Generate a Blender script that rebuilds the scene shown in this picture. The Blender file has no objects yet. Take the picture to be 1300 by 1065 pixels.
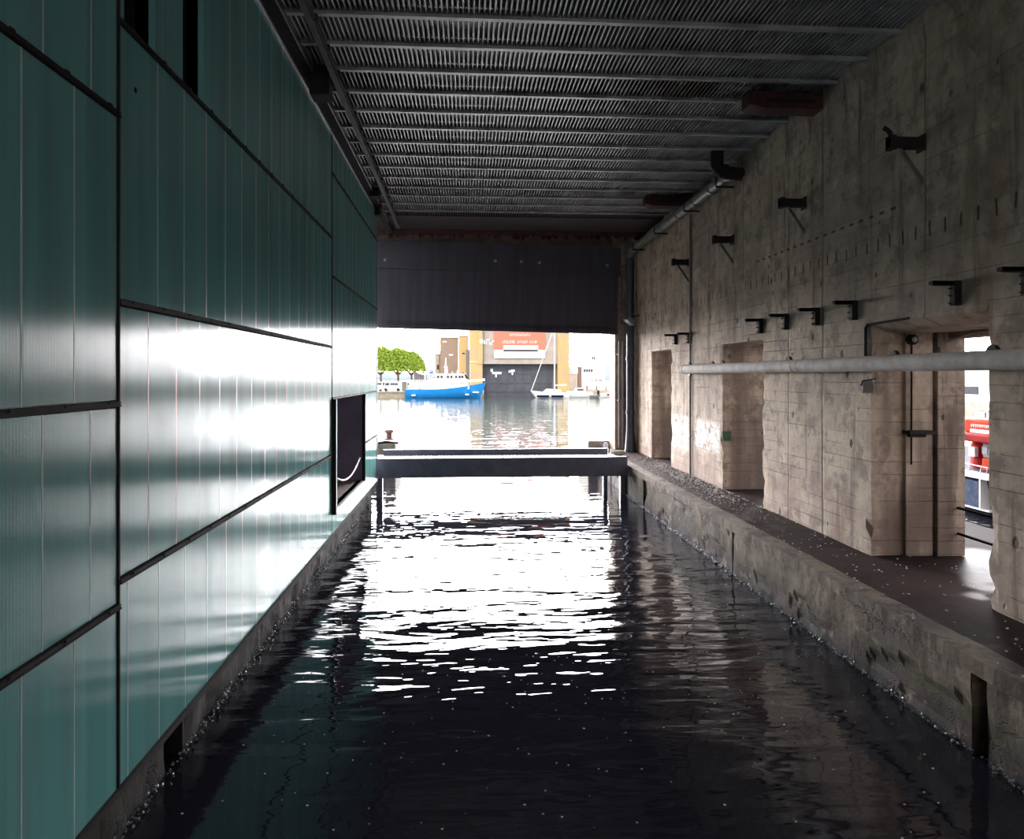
import bpy, bmesh, math, random
from mathutils import Vector, Matrix, noise
random.seed(7)
C = bpy.context.scene.collection
PI = math.pi

# ------------------------------------------------------------------ camera geometry (1300 x 1065 frame)
F = 902.0
VPX, HOR = 592.0, 476.5
TH = math.atan((650 - VPX) / F)
H = 4.0
CS, SN = math.cos(TH), math.sin(TH)

def ray(u, v):
    xc, yc = (u - 650) / F, (HOR - v) / F
    return Vector((SN + CS * xc, CS - SN * xc, yc))
def onX(u, v, X):
    d = ray(u, v); t = X / d.x
    return Vector((X, d.y * t, H + d.z * t))
def onY(u, v, Y):
    d = ray(u, v); t = Y / d.y
    return Vector((d.x * t, Y, H + d.z * t))
def onZ(u, v, Z):
    d = ray(u, v); t = (Z - H) / d.z
    return Vector((d.x * t, d.y * t, Z))

# ------------------------------------------------------------------ node helper
class NT:
    def __init__(s, name):
        s.mat = bpy.data.materials.new(name); s.mat.use_nodes = True
        s.t = s.mat.node_tree; s.n = s.t.nodes; s.l = s.t.links
        s.b = s.n['Principled BSDF']
        s.co = s.n.new('ShaderNodeTexCoord').outputs['Object']
        s.sep = None
    def put(s, sock, v):
        if isinstance(v, bpy.types.NodeSocket): s.l.new(v, sock)
        elif v is not None:
            if isinstance(v, (tuple, list)) and len(v) == 3 and sock.type == 'RGBA': v = (*v, 1)
            sock.default_value = v
    def xyz(s):
        if not s.sep:
            nd = s.n.new('ShaderNodeSeparateXYZ'); s.l.new(s.co, nd.inputs[0]); s.sep = nd.outputs
        return s.sep[0], s.sep[1], s.sep[2]
    def m(s, op, a, b=None, c=None, clamp=False):
        nd = s.n.new('ShaderNodeMath'); nd.operation = op; nd.use_clamp = clamp
        for i, v in enumerate((a, b, c)): s.put(nd.inputs[i], v)
        return nd.outputs[0]
    def comb(s, x, y, z):
        nd = s.n.new('ShaderNodeCombineXYZ')
        for i, v in enumerate((x, y, z)): s.put(nd.inputs[i], v)
        return nd.outputs[0]
    def scale(s, sx, sy, sz, src=None):
        nd = s.n.new('ShaderNodeMapping'); nd.vector_type = 'POINT'
        s.l.new(src or s.co, nd.inputs[0]); nd.inputs['Scale'].default_value = (sx, sy, sz)
        return nd.outputs[0]
    def noise(s, sc=1, det=4, rough=.55, vec=None, dist=0):
        nd = s.n.new('ShaderNodeTexNoise'); s.l.new(vec or s.co, nd.inputs['Vector'])
        nd.inputs['Scale'].default_value = sc; nd.inputs['Detail'].default_value = det
        nd.inputs['Roughness'].default_value = rough; nd.inputs['Distortion'].default_value = dist
        return nd.outputs[0]
    def vor(s, sc=1, vec=None, feat='F1'):
        nd = s.n.new('ShaderNodeTexVoronoi'); nd.feature = feat
        s.l.new(vec or s.co, nd.inputs['Vector']); nd.inputs['Scale'].default_value = sc
        return nd.outputs['Distance']
    def rng(s, v, a, b, lo=0., hi=1., smooth=True):
        nd = s.n.new('ShaderNodeMapRange'); nd.interpolation_type = 'SMOOTHSTEP' if smooth else 'LINEAR'
        s.put(nd.inputs[0], v)
        for i, x in enumerate((a, b, lo, hi)): nd.inputs[1 + i].default_value = x
        return nd.outputs[0]
    def band(s, v, a, b, e):      # 1 inside a..b with soft edge e
        return s.m('MULTIPLY', s.rng(v, a - e, a + e), s.rng(v, b - e, b + e, 1., 0.))
    def mix(s, f, a, b, mode='MIX'):
        nd = s.n.new('ShaderNodeMix'); nd.data_type = 'RGBA'; nd.blend_type = mode
        s.put(nd.inputs['Factor'], f); s.put(nd.inputs[6], a); s.put(nd.inputs[7], b)
        return nd.outputs[2]
    def bump(s, h, strength=.3, dist=.02):
        nd = s.n.new('ShaderNodeBump'); s.put(nd.inputs['Height'], h)
        nd.inputs['Strength'].default_value = strength; nd.inputs['Distance'].default_value = dist
        s.l.new(nd.outputs[0], s.b.inputs['Normal']); return nd
    def set(s, **k):
        for key, v in k.items():
            s.put(s.b.inputs[key.replace('_', ' ')], v)
        return s.mat

def simple(name, col, rough=.6, metal=0., var=.25, sc=3., bump=0., spec=None, col2=None):
    n = NT(name)
    f = n.rng(n.noise(sc, 5, .6), .3, .7)
    c2 = col2 or tuple(max(0, x * (1 - var)) for x in col)
    n.set(Base_Color=n.mix(f, col, c2), Roughness=rough, Metallic=metal)
    if spec is not None: n.b.inputs['Specular IOR Level'].default_value = spec
    if bump: n.bump(n.noise(sc * 6, 4, .6), bump, .01)
    return n.mat

M = {}
M['dark_steel'] = simple('dark_steel', (.014, .012, .016), .7, 0, .5, 6, .2, .25, col2=(.022, .015, .013))
M['trim_steel'] = simple('trim_steel', (.03, .024, .026), .8, 0, .4, 8, .2, .2)
M['galv'] = simple('galvanised_steel', (.30, .30, .31), .45, .6, .4, 9, .1)
M['rail_steel'] = simple('rail_steel', (.12, .115, .115), .6, .2, .4, 7, .2, .3, col2=(.08, .07, .062))
M['pale_paint'] = simple('pale_pipe_paint', (.66, .62, .59), .8, 0, .25, 5, .15, .2, col2=(.50, .46, .43))
M['rust'] = simple('rust', (.075, .018, .015), .75, .1, .5, 5, .3, col2=(.025, .01, .01))
M['black'] = simple('black_void', (.008, .008, .009), .8, 0, .2, 4)
M['bridge'] = simple('bridge_paint', (.16, .165, .235), .5, .0, .3, 2, .1)
M['recess'] = simple('recess_paint', (.24, .21, .29), .7, 0, .2, 2)
M['grating'] = simple('grating', (.33, .33, .34), .5, .3, .3, 30, .2)
M['gate'] = None
M['drain_green'] = simple('drain_grey_green', (.20, .21, .19), .5, 0, .35, 7, .15, col2=(.12, .12, .10))
M['downpipe'] = simple('downpipe_slate', (.045, .055, .075), .35, .1, .3, 5, .1)
M['white_pvc'] = simple('pale_conduit', (.42, .36, .33), .5, 0, .2, 6)
M['iron_rust'] = simple('bollard_iron', (.16, .085, .065), .7, .2, .4, 9, .3)
M['stone_pale'] = simple('pale_stone', (.50, .46, .40), .85, 0, .35, 4, .4, col2=(.30, .27, .22))
M['white'] = simple('white_paint', (.90, .90, .90), .4, 0, .08, 2)
M['offwhite'] = simple('offwhite_render', (.80, .77, .72), .8, 0, .12, 1)
M['hullblue'] = simple('blue_hull_paint', (.012, .26, .68), .35, 0, .15, .6)
M['navy'] = simple('navy_paint', (.008, .013, .045), .7, 0, .2, 2, 0, .1)
M['panelblue'] = simple('scuffed_blue', (.025, .06, .14), .7, 0, .5, 6, 0, .1, col2=(.09, .11, .15))
M['red'] = simple('red_paint', (.33, .010, .007), .7, 0, .3, 2, 0, .08)
M['orange'] = simple('orange_paint', (.50, .045, .008), .7, 0, .25, 4, 0, .08)
M['winglass'] = simple('window_glass', (.06, .07, .085), .12, 0, .3, 2)
M['ochre'] = simple('ochre_concrete', (.55, .36, .13), .9, 0, .4, .5, .2, col2=(.45, .33, .20))
M['bunker'] = simple('weathered_bunker', (.44, .38, .33), .9, 0, .4, .5, .3, col2=(.34, .29, .26))
M['brownbunker'] = simple('brown_bunker', (.30, .20, .14), .9, 0, .3, .6, .2, col2=(.24, .19, .16))
M['lockdoor'] = simple('lock_door_steel', (.085, .09, .11), .6, .1, .25, .6, .1)
M['bannerred'] = simple('banner_red', (.76, .19, .12), .7, 0, .1, .6)
M['bark'] = simple('pine_bark', (.16, .10, .07), .9, 0, .4, 4)
M['needles'] = simple('pine_needles', (.30, .44, .05), .8, 0, .5, 1.5, col2=(.42, .52, .09))
M['tire'] = simple('tyre_rubber', (.02, .02, .02), .8)
M['kerb'] = simple('quay_stone', (.42, .36, .28), .9, 0, .35, 1.2, .2, col2=(.30, .25, .19))
M['tarmac'] = simple('quay_paving', (.42, .40, .37), .9, 0, .2, .6)
M['signblue'] = simple('sign_blue', (.05, .12, .45), .5, 0, .1, 2)
M['fencebrown'] = simple('brown_board', (.22, .16, .13), .8, 0, .3, 3)
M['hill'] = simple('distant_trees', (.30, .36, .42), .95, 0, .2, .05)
M['greypaint'] = simple('grey_box_paint', (.20, .20, .20), .7, 0, .2, 2)
M['slateroof'] = simple('slate_roof', (.20, .21, .24), .8, 0, .2, 1)
M['glow_lens'] = simple('lamp_lens', (.35, .36, .38), .15, 0, .1, 3)
M['rope'] = simple('white_hose', (.62, .62, .64), .5, 0, .1, 6)
M['droppings'] = simple('pale_chips', (.80, .78, .75), .9, 0, .3, 20)
M['mussel'] = simple('mussel_shell', (.03, .03, .045), .3, 0, .4, 20, col2=(.35, .35, .37))
M['hose_black'] = simple('black_cable', (.016, .014, .016), .85, 0, .2, 4, 0, .15)
M['sealant'] = simple('pale_sealant', (.62, .72, .72), .22, 0, .2, 3)

def wall_concrete():
    n = NT('board_marked_concrete'); x, y, z = n.xyz()
    big = n.noise(.55, 5, .6)
    c = n.mix(n.rng(big, .35, .68), (.62, .495, .385), (.40, .315, .25))
    fine = n.noise(5, 6, .65)
    c = n.mix(n.rng(fine, .35, .75, 0, .45), c, (.24, .19, .155))
    mid = n.noise(2.3, 6, .7)
    c = n.mix(n.rng(mid, .49, .63, 0, .75), c, (.21, .165, .135))
    c = n.mix(n.rng(n.noise(1, 6, .7, n.scale(1.1, 1.1, .28)), .54, .68, 0, .7), c, (.24, .15, .095))
    c = n.mix(n.rng(n.noise(1.4, 6, .72, n.scale(1.2, 1, .8)), .57, .70, 0, .55), c, (.74, .65, .54))
    brd = n.n.new('ShaderNodeTexWhiteNoise'); brd.noise_dimensions = '2D'
    n.put(brd.inputs['Vector'], n.comb(n.m('FLOOR', n.m('DIVIDE', z, .215)), n.m('FLOOR', n.m('DIVIDE', y, 2.4)), 0.))
    c = n.mix(n.m('MULTIPLY', brd.outputs['Value'], .22), c, (.22, .18, .15))
    # horizontal board lines and vertical grain streaks
    st = n.noise(1.0, 6, .65, n.scale(3.4, 3.4, .3))
    c = n.mix(n.rng(st, .55, .70, 0, .8), c, (.13, .10, .08))
    st2 = n.noise(1.0, 4, .6, n.scale(1.6, 1.6, .12))
    c = n.mix(n.rng(st2, .62, .74, 0, .5), c, (.30, .15, .07))
    wob = n.m('MULTIPLY', n.m('SUBTRACT', n.noise(.8, 3, .5), .5), .03)
    fz = n.m('FRACT', n.m('DIVIDE', n.m('ADD', z, wob), .215))
    line = n.m('MULTIPLY', n.rng(fz, .01, .07, 1, 0), n.rng(n.noise(1.0, 4, .6, n.scale(1, .7, 3.0)), .44, .60))
    c = n.mix(n.m('MULTIPLY', line, .6), c, (.10, .08, .07))
    # vertical pour joints
    yj = n.m('ADD', y, n.m('MULTIPLY', n.m('SUBTRACT', n.noise(1.2, 4, .6), .5), .06))
    j = None
    for k, w in ((6.4, .015), (7.8, .02), (9.85, .02), (12.8, .035), (14.2, .02), (16.6, .02), (20.5, .05), (22.15, .03), (19.0, .018), (26.0, .02)):
        bnd = n.band(yj, k - w, k + w, .012); j = bnd if j is None else n.m('MAXIMUM', j, bnd)
    j = n.m('MULTIPLY', j, n.rng(n.noise(.7, 3, .6, n.scale(1, 1, 1.0)), .30, .52))
    c = n.mix(n.m('MULTIPLY', j, .6), c, (.07, .055, .045))
    # row of rebar slots and a row of small holes
    jit = n.m('MULTIPLY', n.m('SUBTRACT', n.noise(2.1, 2, .5), .5), .16)
    fy = n.m('FRACT', n.m('DIVIDE', n.m('ADD', y, n.m('MULTIPLY', jit, .5)), .32))
    zz = n.m('ADD', z, jit)
    tick = n.m('MULTIPLY', n.band(fy, .40, .52, .03), n.band(zz, 6.0, 6.2, .02))
    tick = n.m('MULTIPLY', tick, n.band(y, 8.0, 26.0, .05))
    fy2 = n.m('FRACT', n.m('DIVIDE', y, .30))
    hole = n.m('MULTIPLY', n.m('MULTIPLY', n.band(fy2, .2, .62, .05), n.band(z, 6.57, 6.61, .01)), n.band(y, 10.5, 15.8, .05))
    tick = n.m('MAXIMUM', tick, hole)
    c = n.mix(n.m('MULTIPLY', tick, .92), c, (.02, .015, .014))
    # pits and chipped spots
    v = n.vor(1.6, n.comb(n.m('MULTIPLY', x, 1.), y, n.m('MULTIPLY', z, .75)))
    pit = n.m('MULTIPLY', n.rng(v, .05, .12, 1, 0), n.rng(n.noise(.9, 2, .5), .38, .55))
    v2 = n.vor(3.1, n.scale(1, 1, .6)); pit2 = n.m('MULTIPLY', n.rng(v2, .06, .11, 1, 0), n.rng(n.noise(.6, 2, .5), .42, .55))
    pit = n.m('MAXIMUM', pit, pit2)
    c = n.mix(n.m('MULTIPLY', pit, .85), c, (.045, .035, .03))
    # pinkish tide mark near the floor
    low = n.m('MULTIPLY', n.rng(z, 1.3, 2.7, 1, 0), n.rng(n.noise(1.1, 4, .6), .35, .62))
    c = n.mix(n.m('MULTIPLY', low, .55), c, (.29, .19, .165))
    # scraps of white paint either side of the far doorways
    rag = n.rng(n.noise(3.2, 5, .7), .40, .50)
    pa = n.m('MULTIPLY', n.band(y, 20.8, 22.5, .05), n.band(z, 1.75, 2.75, .1))
    pb = n.m('MULTIPLY', n.band(y, 18.2, 20.2, .05), n.band(z, 1.95, 2.75, .1))
    onface = n.rng(x, 6.66, 6.7, 1, 0)
    c = n.mix(n.m('MULTIPLY', n.m('MULTIPLY', n.m('MAXIMUM', pa, pb), rag), onface), c, (.70, .68, .66))
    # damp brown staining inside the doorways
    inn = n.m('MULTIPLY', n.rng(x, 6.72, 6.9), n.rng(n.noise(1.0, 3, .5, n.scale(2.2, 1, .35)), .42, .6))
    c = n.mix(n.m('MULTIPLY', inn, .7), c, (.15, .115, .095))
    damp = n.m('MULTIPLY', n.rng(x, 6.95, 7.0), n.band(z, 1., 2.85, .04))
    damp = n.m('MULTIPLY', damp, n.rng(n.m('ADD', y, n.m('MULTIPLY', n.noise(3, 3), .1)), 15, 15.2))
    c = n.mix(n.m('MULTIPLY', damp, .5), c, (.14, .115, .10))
    gp = n.m('MULTIPLY', n.m('MULTIPLY', n.band(x, 6.60, 6.84, .02), n.band(z, 2.30, 2.56, .02)), n.band(y, 17.85, 18.1, .01))
    c = n.mix(n.m('MULTIPLY', gp, .9), c, (.02, .09, .06))
    # darker band along the roof
    top = n.m('MULTIPLY', n.rng(n.m('ADD', z, n.m('MULTIPLY', n.noise(2, 4), .5)), 9.0, 9.6), .4)
    c = n.mix(top, c, (.12, .10, .085))
    h = n.m('ADD', n.m('MULTIPLY', fine, .5), n.m('MULTIPLY', n.m('MAXIMUM', n.m('MAXIMUM', line, j), n.m('MAXIMUM', tick, pit)), -1.2))
    n.bump(h, .55, .03)
    return n.set(Base_Color=c, Roughness=.88)
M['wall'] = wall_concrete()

def quay_concrete(dark=1.):
    n = NT('quay_concrete'); x, y, z = n.xyz()
    c = n.mix(n.rng(n.noise(.9, 6, .62), .36, .64), (.20, .148, .105), (.085, .062, .046))
    c = n.mix(n.rng(n.noise(6, 5, .7), .45, .75, 0, .6), c, (.09, .075, .06))
    st = n.noise(1, 5, .65, n.scale(3.5, 3.5, .4))
    c = n.mix(n.rng(st, .52, .7, 0, .8), c, (.085, .07, .055))
    edge = n.m('ADD', z, n.m('MULTIPLY', n.m('SUBTRACT', n.noise(1.6, 5, .65), .5), .7))
    c = n.mix(n.rng(edge, .45, .62, .75, 0), c, (.052, .050, .022))
    c = n.mix(n.rng(edge, .26, .40, .95, 0), c, (.045, .026, .022))
    c = n.mix(n.rng(edge, .05, .17, 1, 0), c, (.012, .011, .012))
    cn = n.noise(1.1, 5, .6, None, .6)
    cr = n.m('MULTIPLY', n.rng(n.m('ABSOLUTE', n.m('SUBTRACT', cn, .5)), .004, .014, 1, 0), n.rng(n.noise(.9, 3), .46, .56))
    c = n.mix(n.rng(n.noise(1, 6, .7, n.scale(1.5, 1.5, 2.2)), .56, .66, 0, .6), c, (.30, .245, .19))
    sk = n.m('MULTIPLY', n.rng(n.noise(1, 4, .6, n.scale(5, 5, .35)), .54, .66), n.rng(z, .3, .9))
    c = n.mix(n.m('MULTIPLY', sk, .8), c, (.05, .04, .033))
    c = n.mix(n.m('MULTIPLY', cr, .9), c, (.03, .025, .02))
    n.bump(n.m('SUBTRACT', n.noise(5, 6, .7), n.m('MULTIPLY', cr, .5)), .5, .03)
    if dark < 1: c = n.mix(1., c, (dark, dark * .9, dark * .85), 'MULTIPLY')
    return n.set(Base_Color=c, Roughness=.85)
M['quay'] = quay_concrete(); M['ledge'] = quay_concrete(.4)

def walk_floor():
    n = NT('walkway_floor'); x, y, z = n.xyz()
    c = n.mix(n.rng(n.noise(.7, 6, .6), .35, .65), (.048, .029, .026), (.025, .016, .015))
    c = n.mix(n.rng(n.noise(4, 5, .7), .5, .75, 0, .5), c, (.065, .05, .045))
    c = n.mix(n.rng(x, 8.3, 8.8), c, (.075, .066, .066))
    wet = n.rng(n.noise(.5, 3, .5), .52, .6)
    n.bump(n.noise(9, 5, .7), .35, .02)
    n.b.inputs['Specular IOR Level'].default_value = .1
    return n.set(Base_Color=c, Roughness=n.rng(wet, 0, 1, .85, .5))
M['walk'] = walk_floor()

def ceiling_steel():
    n = NT('ribbed_roof_steel'); x, y, z = n.xyz()
    c = n.mix(n.rng(n.noise(1.5, 5, .6), .35, .65), (.42, .42, .425), (.25, .25, .255))
    # rust along two leaking joints
    rr = n.m('MAXIMUM', n.band(y, 12.3, 13.15, .12), n.band(y, 19.75, 20.5, .12))
    rr = n.m('MULTIPLY', rr, n.rng(n.noise(1.6, 5, .7), .42, .55))
    c = n.mix(n.m('MULTIPLY', rr, .9), c, (.05, .032, .027))
    c = n.mix(n.rng(n.noise(.8, 5, .7), .6, .72, 0, .7), c, (.07, .055, .05))
    end = n.rng(n.m('ADD', y, n.m('MULTIPLY', n.noise(1.1, 4), .5)), 22.9, 23.4)
    c = n.mix(end, c, (.045, .036, .036))
    return n.set(Base_Color=c, Roughness=.5, Metallic=.25)
M['ceil'] = ceiling_steel()

def gate_mat():
    n = NT('gate_steel'); x, y, z = n.xyz()
    st = n.noise(1, 5, .6, n.scale(4, 1, .25))
    c = n.mix(n.rng(st, .35, .7), (.046, .041, .060), (.030, .026, .036))
    c = n.mix(n.rng(n.noise(1.2, 5, .7), .56, .72, 0, .5), c, (.06, .035, .03))
    n.bump(n.noise(8, 4, .6), .15, .01)
    return n.set(Base_Color=c, Roughness=.6, Metallic=.1)
M['gate'] = gate_mat()

def glass_planks():
    n = NT('channel_glass'); x, y, z = n.xyz()
    wn = n.n.new('ShaderNodeTexWhiteNoise'); wn.noise_dimensions = '1D'
    n.put(wn.inputs['W'], n.m('FLOOR', n.m('DIVIDE', y, .302)))
    c = n.mix(wn.outputs['Value'], (.13, .36, .355), (.165, .41, .40))
    c = n.mix(n.rng(n.noise(1, 4, .6, n.scale(1, 2.5, .25)), .40, .7, 0, .6), c, (.13, .25, .245))
    sp = n.m('MULTIPLY', n.rng(n.vor(1.1), .02, .035, 1, 0), n.rng(n.noise(.8, 2), .5, .6))
    c = n.mix(sp, c, (.02, .02, .02))
    ribs = n.m('SINE', n.m('MULTIPLY', n.m('ADD', y, n.m('MULTIPLY', n.noise(1.2, 2, .5), .012)), 2 * PI / .034))
    n.bump(ribs, .05, .003)
    rough = n.rng(n.noise(.8, 3, .5, n.scale(1, 2, .3)), .3, .7, .20, .25)
    tan = n.comb(0., 1., 0.)
    n.put(n.b.inputs['Tangent'], tan)
    return n.set(Base_Color=c, Roughness=rough, Anisotropic=.92, IOR=1.42, Specular_IOR_Level=.22)
M['glass'] = glass_planks()

def water_mat():
    n = NT('harbour_water'); x, y, z = n.xyz()
    a = n.noise(1.0, 3, .5, n.scale(.45, 1.5, 1), .4)
    b = n.noise(1.0, 2, .5, n.scale(1.1, 3.6, 1), .3)
    far = n.m('MULTIPLY', n.rng(y, 6., 12., .26, 1.), n.rng(y, 13., 19., 1., .45))
    h = n.m('MULTIPLY', n.m('ADD', n.m('MULTIPLY', a, 1.0), n.m('MULTIPLY', b, .22)), far)
    n.bump(h, .5, .16)
    c = n.mix(n.rng(y, 30, 60), (.016, .016, .024), (.05, .075, .065))
    return n.set(Base_Color=c, Roughness=.02, IOR=1.5)
M['water'] = water_mat()

# ------------------------------------------------------------------ mesh helper
class MB:
    def __init__(s): s.v = []; s.f = []
    def add(s, vs, fs):
        o = len(s.v); s.v += [Vector(p) for p in vs]; s.f += [tuple(i + o for i in q) for q in fs]; return s
    def box(s, x0, x1, y0, y1, z0, z1):
        vs = [(x, y, z) for z in (z0, z1) for y in (y0, y1) for x in (x0, x1)]
        return s.add(vs, [(0, 2, 3, 1), (4, 5, 7, 6), (0, 1, 5, 4), (2, 6, 7, 3), (0, 4, 6, 2), (1, 3, 7, 5)])
    def prism(s, poly, a, b, axis='y'):
        n = len(poly)
        def p(q, t):
            return {'y': (q[0], t, q[1]), 'x': (t, q[0], q[1]), 'z': (q[0], q[1], t)}[axis]
        vs = [p(q, a) for q in poly] + [p(q, b) for q in poly]
        fs = [tuple(range(n - 1, -1, -1)), tuple(range(n, 2 * n))]
        fs += [(i, (i + 1) % n, n + (i + 1) % n, n + i) for i in range(n)]
        return s.add(vs, fs)
    def tube(s, pts, r, n=10, cap=True):
        pts = [Vector(p) for p in pts]; rs = r if isinstance(r, (list, tuple)) else [r] * len(pts)
        vs = []; fs = []; up = None
        for i, p in enumerate(pts):
            t = (pts[min(i + 1, len(pts) - 1)] - pts[max(i - 1, 0)]).normalized()
            if up is None:
                up = Vector((0, 0, 1)) if abs(t.z) < .9 else Vector((1, 0, 0))
            side = t.cross(up).normalized(); up2 = side.cross(t).normalized(); up = up2
            for k in range(n):
                a = 2 * PI * k / n
                vs.append(p + (side * math.cos(a) + up2 * math.sin(a)) * rs[i])
        for i in range(len(pts) - 1):
            for k in range(n):
                a, b = i * n + k, i * n + (k + 1) % n
                fs.append((a, b, b + n, a + n))
        if cap:
            fs.append(tuple(range(n - 1, -1, -1))); fs.append(tuple(range((len(pts) - 1) * n, len(pts) * n)))
        return s.add(vs, fs)
    def lathe(s, prof, c=(0, 0, 0), n=16):
        vs = []; fs = []; m = len(prof)
        for k in range(n):
            a = 2 * PI * k / n
            for r, z in prof: vs.append((c[0] + r * math.cos(a), c[1] + r * math.sin(a), c[2] + z))
        for k in range(n):
            for i in range(m - 1):
                a, b = k * m + i, ((k + 1) % n) * m + i
                fs.append((a, b, b + 1, a + 1))
        return s.add(vs, fs)
    def ball(s, c, r, sub=1, sq=(1, 1, 1), jit=0):
        bm = bmesh.new(); bmesh.ops.create_icosphere(bm, subdivisions=sub, radius=1)
        vs = []
        for v in bm.verts:
            k = r * (1 + random.uniform(-jit, jit))
            vs.append((c[0] + v.co.x * k * sq[0], c[1] + v.co.y * k * sq[1], c[2] + v.co.z * k * sq[2]))
        s.add(vs, [tuple(v.index for v in f.verts) for f in bm.faces]); bm.free(); return s
    def grid(s, o, du, dv, nu, nv):
        o, du, dv = Vector(o), Vector(du), Vector(dv)
        vs = [o + du * (i / nu) + dv * (j / nv) for j in range(nv + 1) for i in range(nu + 1)]
        fs = [(j * (nu + 1) + i, j * (nu + 1) + i + 1, (j + 1) * (nu + 1) + i + 1, (j + 1) * (nu + 1) + i) for j in range(nv) for i in range(nu)]
        return s.add(vs, fs)
    def build(s, name, mat, parent=None, loc=None, smooth=False, bevel=0, clean=False):
        off = Vector((0, 0, 0))
        if parent is not None: off = Vector(parent['_w'])
        if loc is not None: off = Vector(loc)
        me = bpy.data.meshes.new(name)
        me.from_pydata([p - off for p in s.v], [], s.f)
        bm = bmesh.new(); bm.from_mesh(me)
        if clean: bmesh.ops.remove_doubles(bm, verts=bm.verts, dist=1e-4)
        bmesh.ops.recalc_face_normals(bm, faces=bm.faces); bm.to_mesh(me); bm.free()
        o = bpy.data.objects.new(name, me); C.objects.link(o)
        me.materials.append(M[mat] if isinstance(mat, str) else mat)
        if smooth:
            for p in me.polygons: p.use_smooth = True
            md = o.modifiers.new('es', 'EDGE_SPLIT'); md.split_angle = math.radians(38)
        if bevel:
            md = o.modifiers.new('bv', 'BEVEL'); md.width = bevel; md.segments = 2; md.limit_method = 'ANGLE'
        if parent is not None:
            o.parent = parent; o['_w'] = tuple(off)
        elif loc is not None:
            o.location = loc; o['_w'] = tuple(off)
        else: o['_w'] = (0, 0, 0)
        return o

def tag(o, label, cat, group=None):
    o['label'] = label; o['category'] = cat
    if group: o['group'] = group
    return o
def thing(name, label, cat, loc=(0, 0, 0), group=None):
    o = bpy.data.objects.new(name, None); C.objects.link(o); o.empty_display_size = .2
    o.location = loc; o['_w'] = tuple(loc)
    return tag(o, label, cat, group)
def struct(o): o['kind'] = 'structure'; return o
def stuff(o, label, cat):
    tag(o, label, cat); o['kind'] = 'stuff'; return o
def dup(root, loc, rotz=0, label=None):
    r = root.copy(); C.objects.link(r); r.location = loc; r.rotation_euler = (0, 0, rotz)
    if label: r['label'] = label
    for ch in list(root.children):
        c = ch.copy(); C.objects.link(c); c.parent = r
        for g in list(ch.children):
            d = g.copy(); C.objects.link(d); d.parent = c
    return r

# ------------------------------------------------------------------ main dimensions of the pen
XP = -2.8                       # face of the glass building on the left
XL = -3.0                       # concrete ledge under it
XQ = 5.33                       # edge of the quay on the right
XW = 6.61                       # concrete wall on the right
XO = 8.15                       # its outer face
ZQ = 1.05                       # quay level
ZC = 9.2                        # roof level
YG = 27.8                       # gate plane
YE = 22.5                      # end of the glass building
YN = -9.0                       # near end of the pen

# ------------------------------------------------------------------ water
b = MB(); b.grid((-160, -30, 0), (460, 0, 0), (0, 175, 0), 8, 8)
struct(b.build('water', 'water'))

# ------------------------------------------------------------------ right concrete wall with three doorways
doors = [(8.60, 11.22, 4.83), (15.50, 17.98, 4.80), (22.60, 25.02, 4.85)]
b = MB(); RES = .16; z0, z1 = ZQ - .05, 9.6
def patch(o, du, dv):
    nu = max(1, round(Vector(du).length / RES)); nv = max(1, round(Vector(dv).length / RES))
    b.grid(o, du, dv, nu, nv)
y = YN
for (a, c, zt) in doors + [(28.9, None, None)]:
    patch((XW, y, z0), (0, a - y, 0), (0, 0, z1 - z0))
    patch((XO, y, z0), (0, a - y, 0), (0, 0, z1 - z0))
    if c is None:
        patch((XW, a, z0), (XO - XW, 0, 0), (0, 0, z1 - z0)); break
    patch((XW, a, zt), (0, c - a, 0), (0, 0, z1 - zt))
    patch((XO, a, zt), (0, c - a, 0), (0, 0, z1 - zt))
    patch((XW, a, z0), (XO - XW, 0, 0), (0, 0, zt - z0))
    patch((XW, c, z0), (XO - XW, 0, 0), (0, 0, zt - z0))
    patch((XW, a, zt), (XO - XW, 0, 0), (0, c - a, 0))
    y = c
edges = [e for d in doors for e in d[:2]]
for p in b.v:                                   # broken arrises round the doorways
    for i, e in enumerate(edges):
        if abs(p.y - e) < .02 and p.z < 4.7:
            k = .6 * noise.noise(Vector((p.x * .3, e * 3, p.z * 1.7))) + .7 * noise.noise(Vector((1, e, p.z * 6)))
            chip = max(0, k - .02) * .13
            if p.x < XW + .02: p.x += chip * .9
            p.y += (chip * .6 if i % 2 else -chip * .6) * (1 if abs(p.x - XW) < .3 else .35)
    if p.z > 9.0 and p.x < XW + .01: pass
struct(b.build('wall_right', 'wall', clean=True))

# door 3 reveal is stepped: a shallow rebated pilaster down the far jamb
b = MB(); b.box(XW + .54, XW + 1.0, 11.15, 11.4, ZQ, 4.80); b.box(XW + 1.05, XO - .02, 11.10, 11.4, ZQ, 4.78)
struct(b.build('trim_1', 'wall', bevel=.012))
# splayed lintel over the nearest doorway and outer head beam
b = MB(); b.prism([(XW - .01, 4.83), (XW + .28, 4.70), (XO - .3, 4.70), (XO - .3, 4.9), (XW - .01, 4.9)], 8.60, 11.22, 'y')
b.box(XO - .3, XO + .02, 8.60, 11.22, 4.60, 4.9)
struct(b.build('trim_2', 'wall', bevel=.01))
# irregular render fillet where the wall meets the roof
b = MB(); b.grid((XW - .005, YN, 8.86), (0, YG - YN, 0), (0, 0, .5), 240, 4)
for p in b.v:
    t = (p.z - 8.86) / .5
    p.x -= t * (.05 + .16 * max(0, noise.noise(Vector((0, p.y * .9, 3))) + .3 * noise.noise(Vector((2, p.y * 5, 1)))))
    if t < .01: p.z += .12 * noise.noise(Vector((5, p.y * 2, 0)))
struct(b.build('trim_3', 'wall'))

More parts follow.
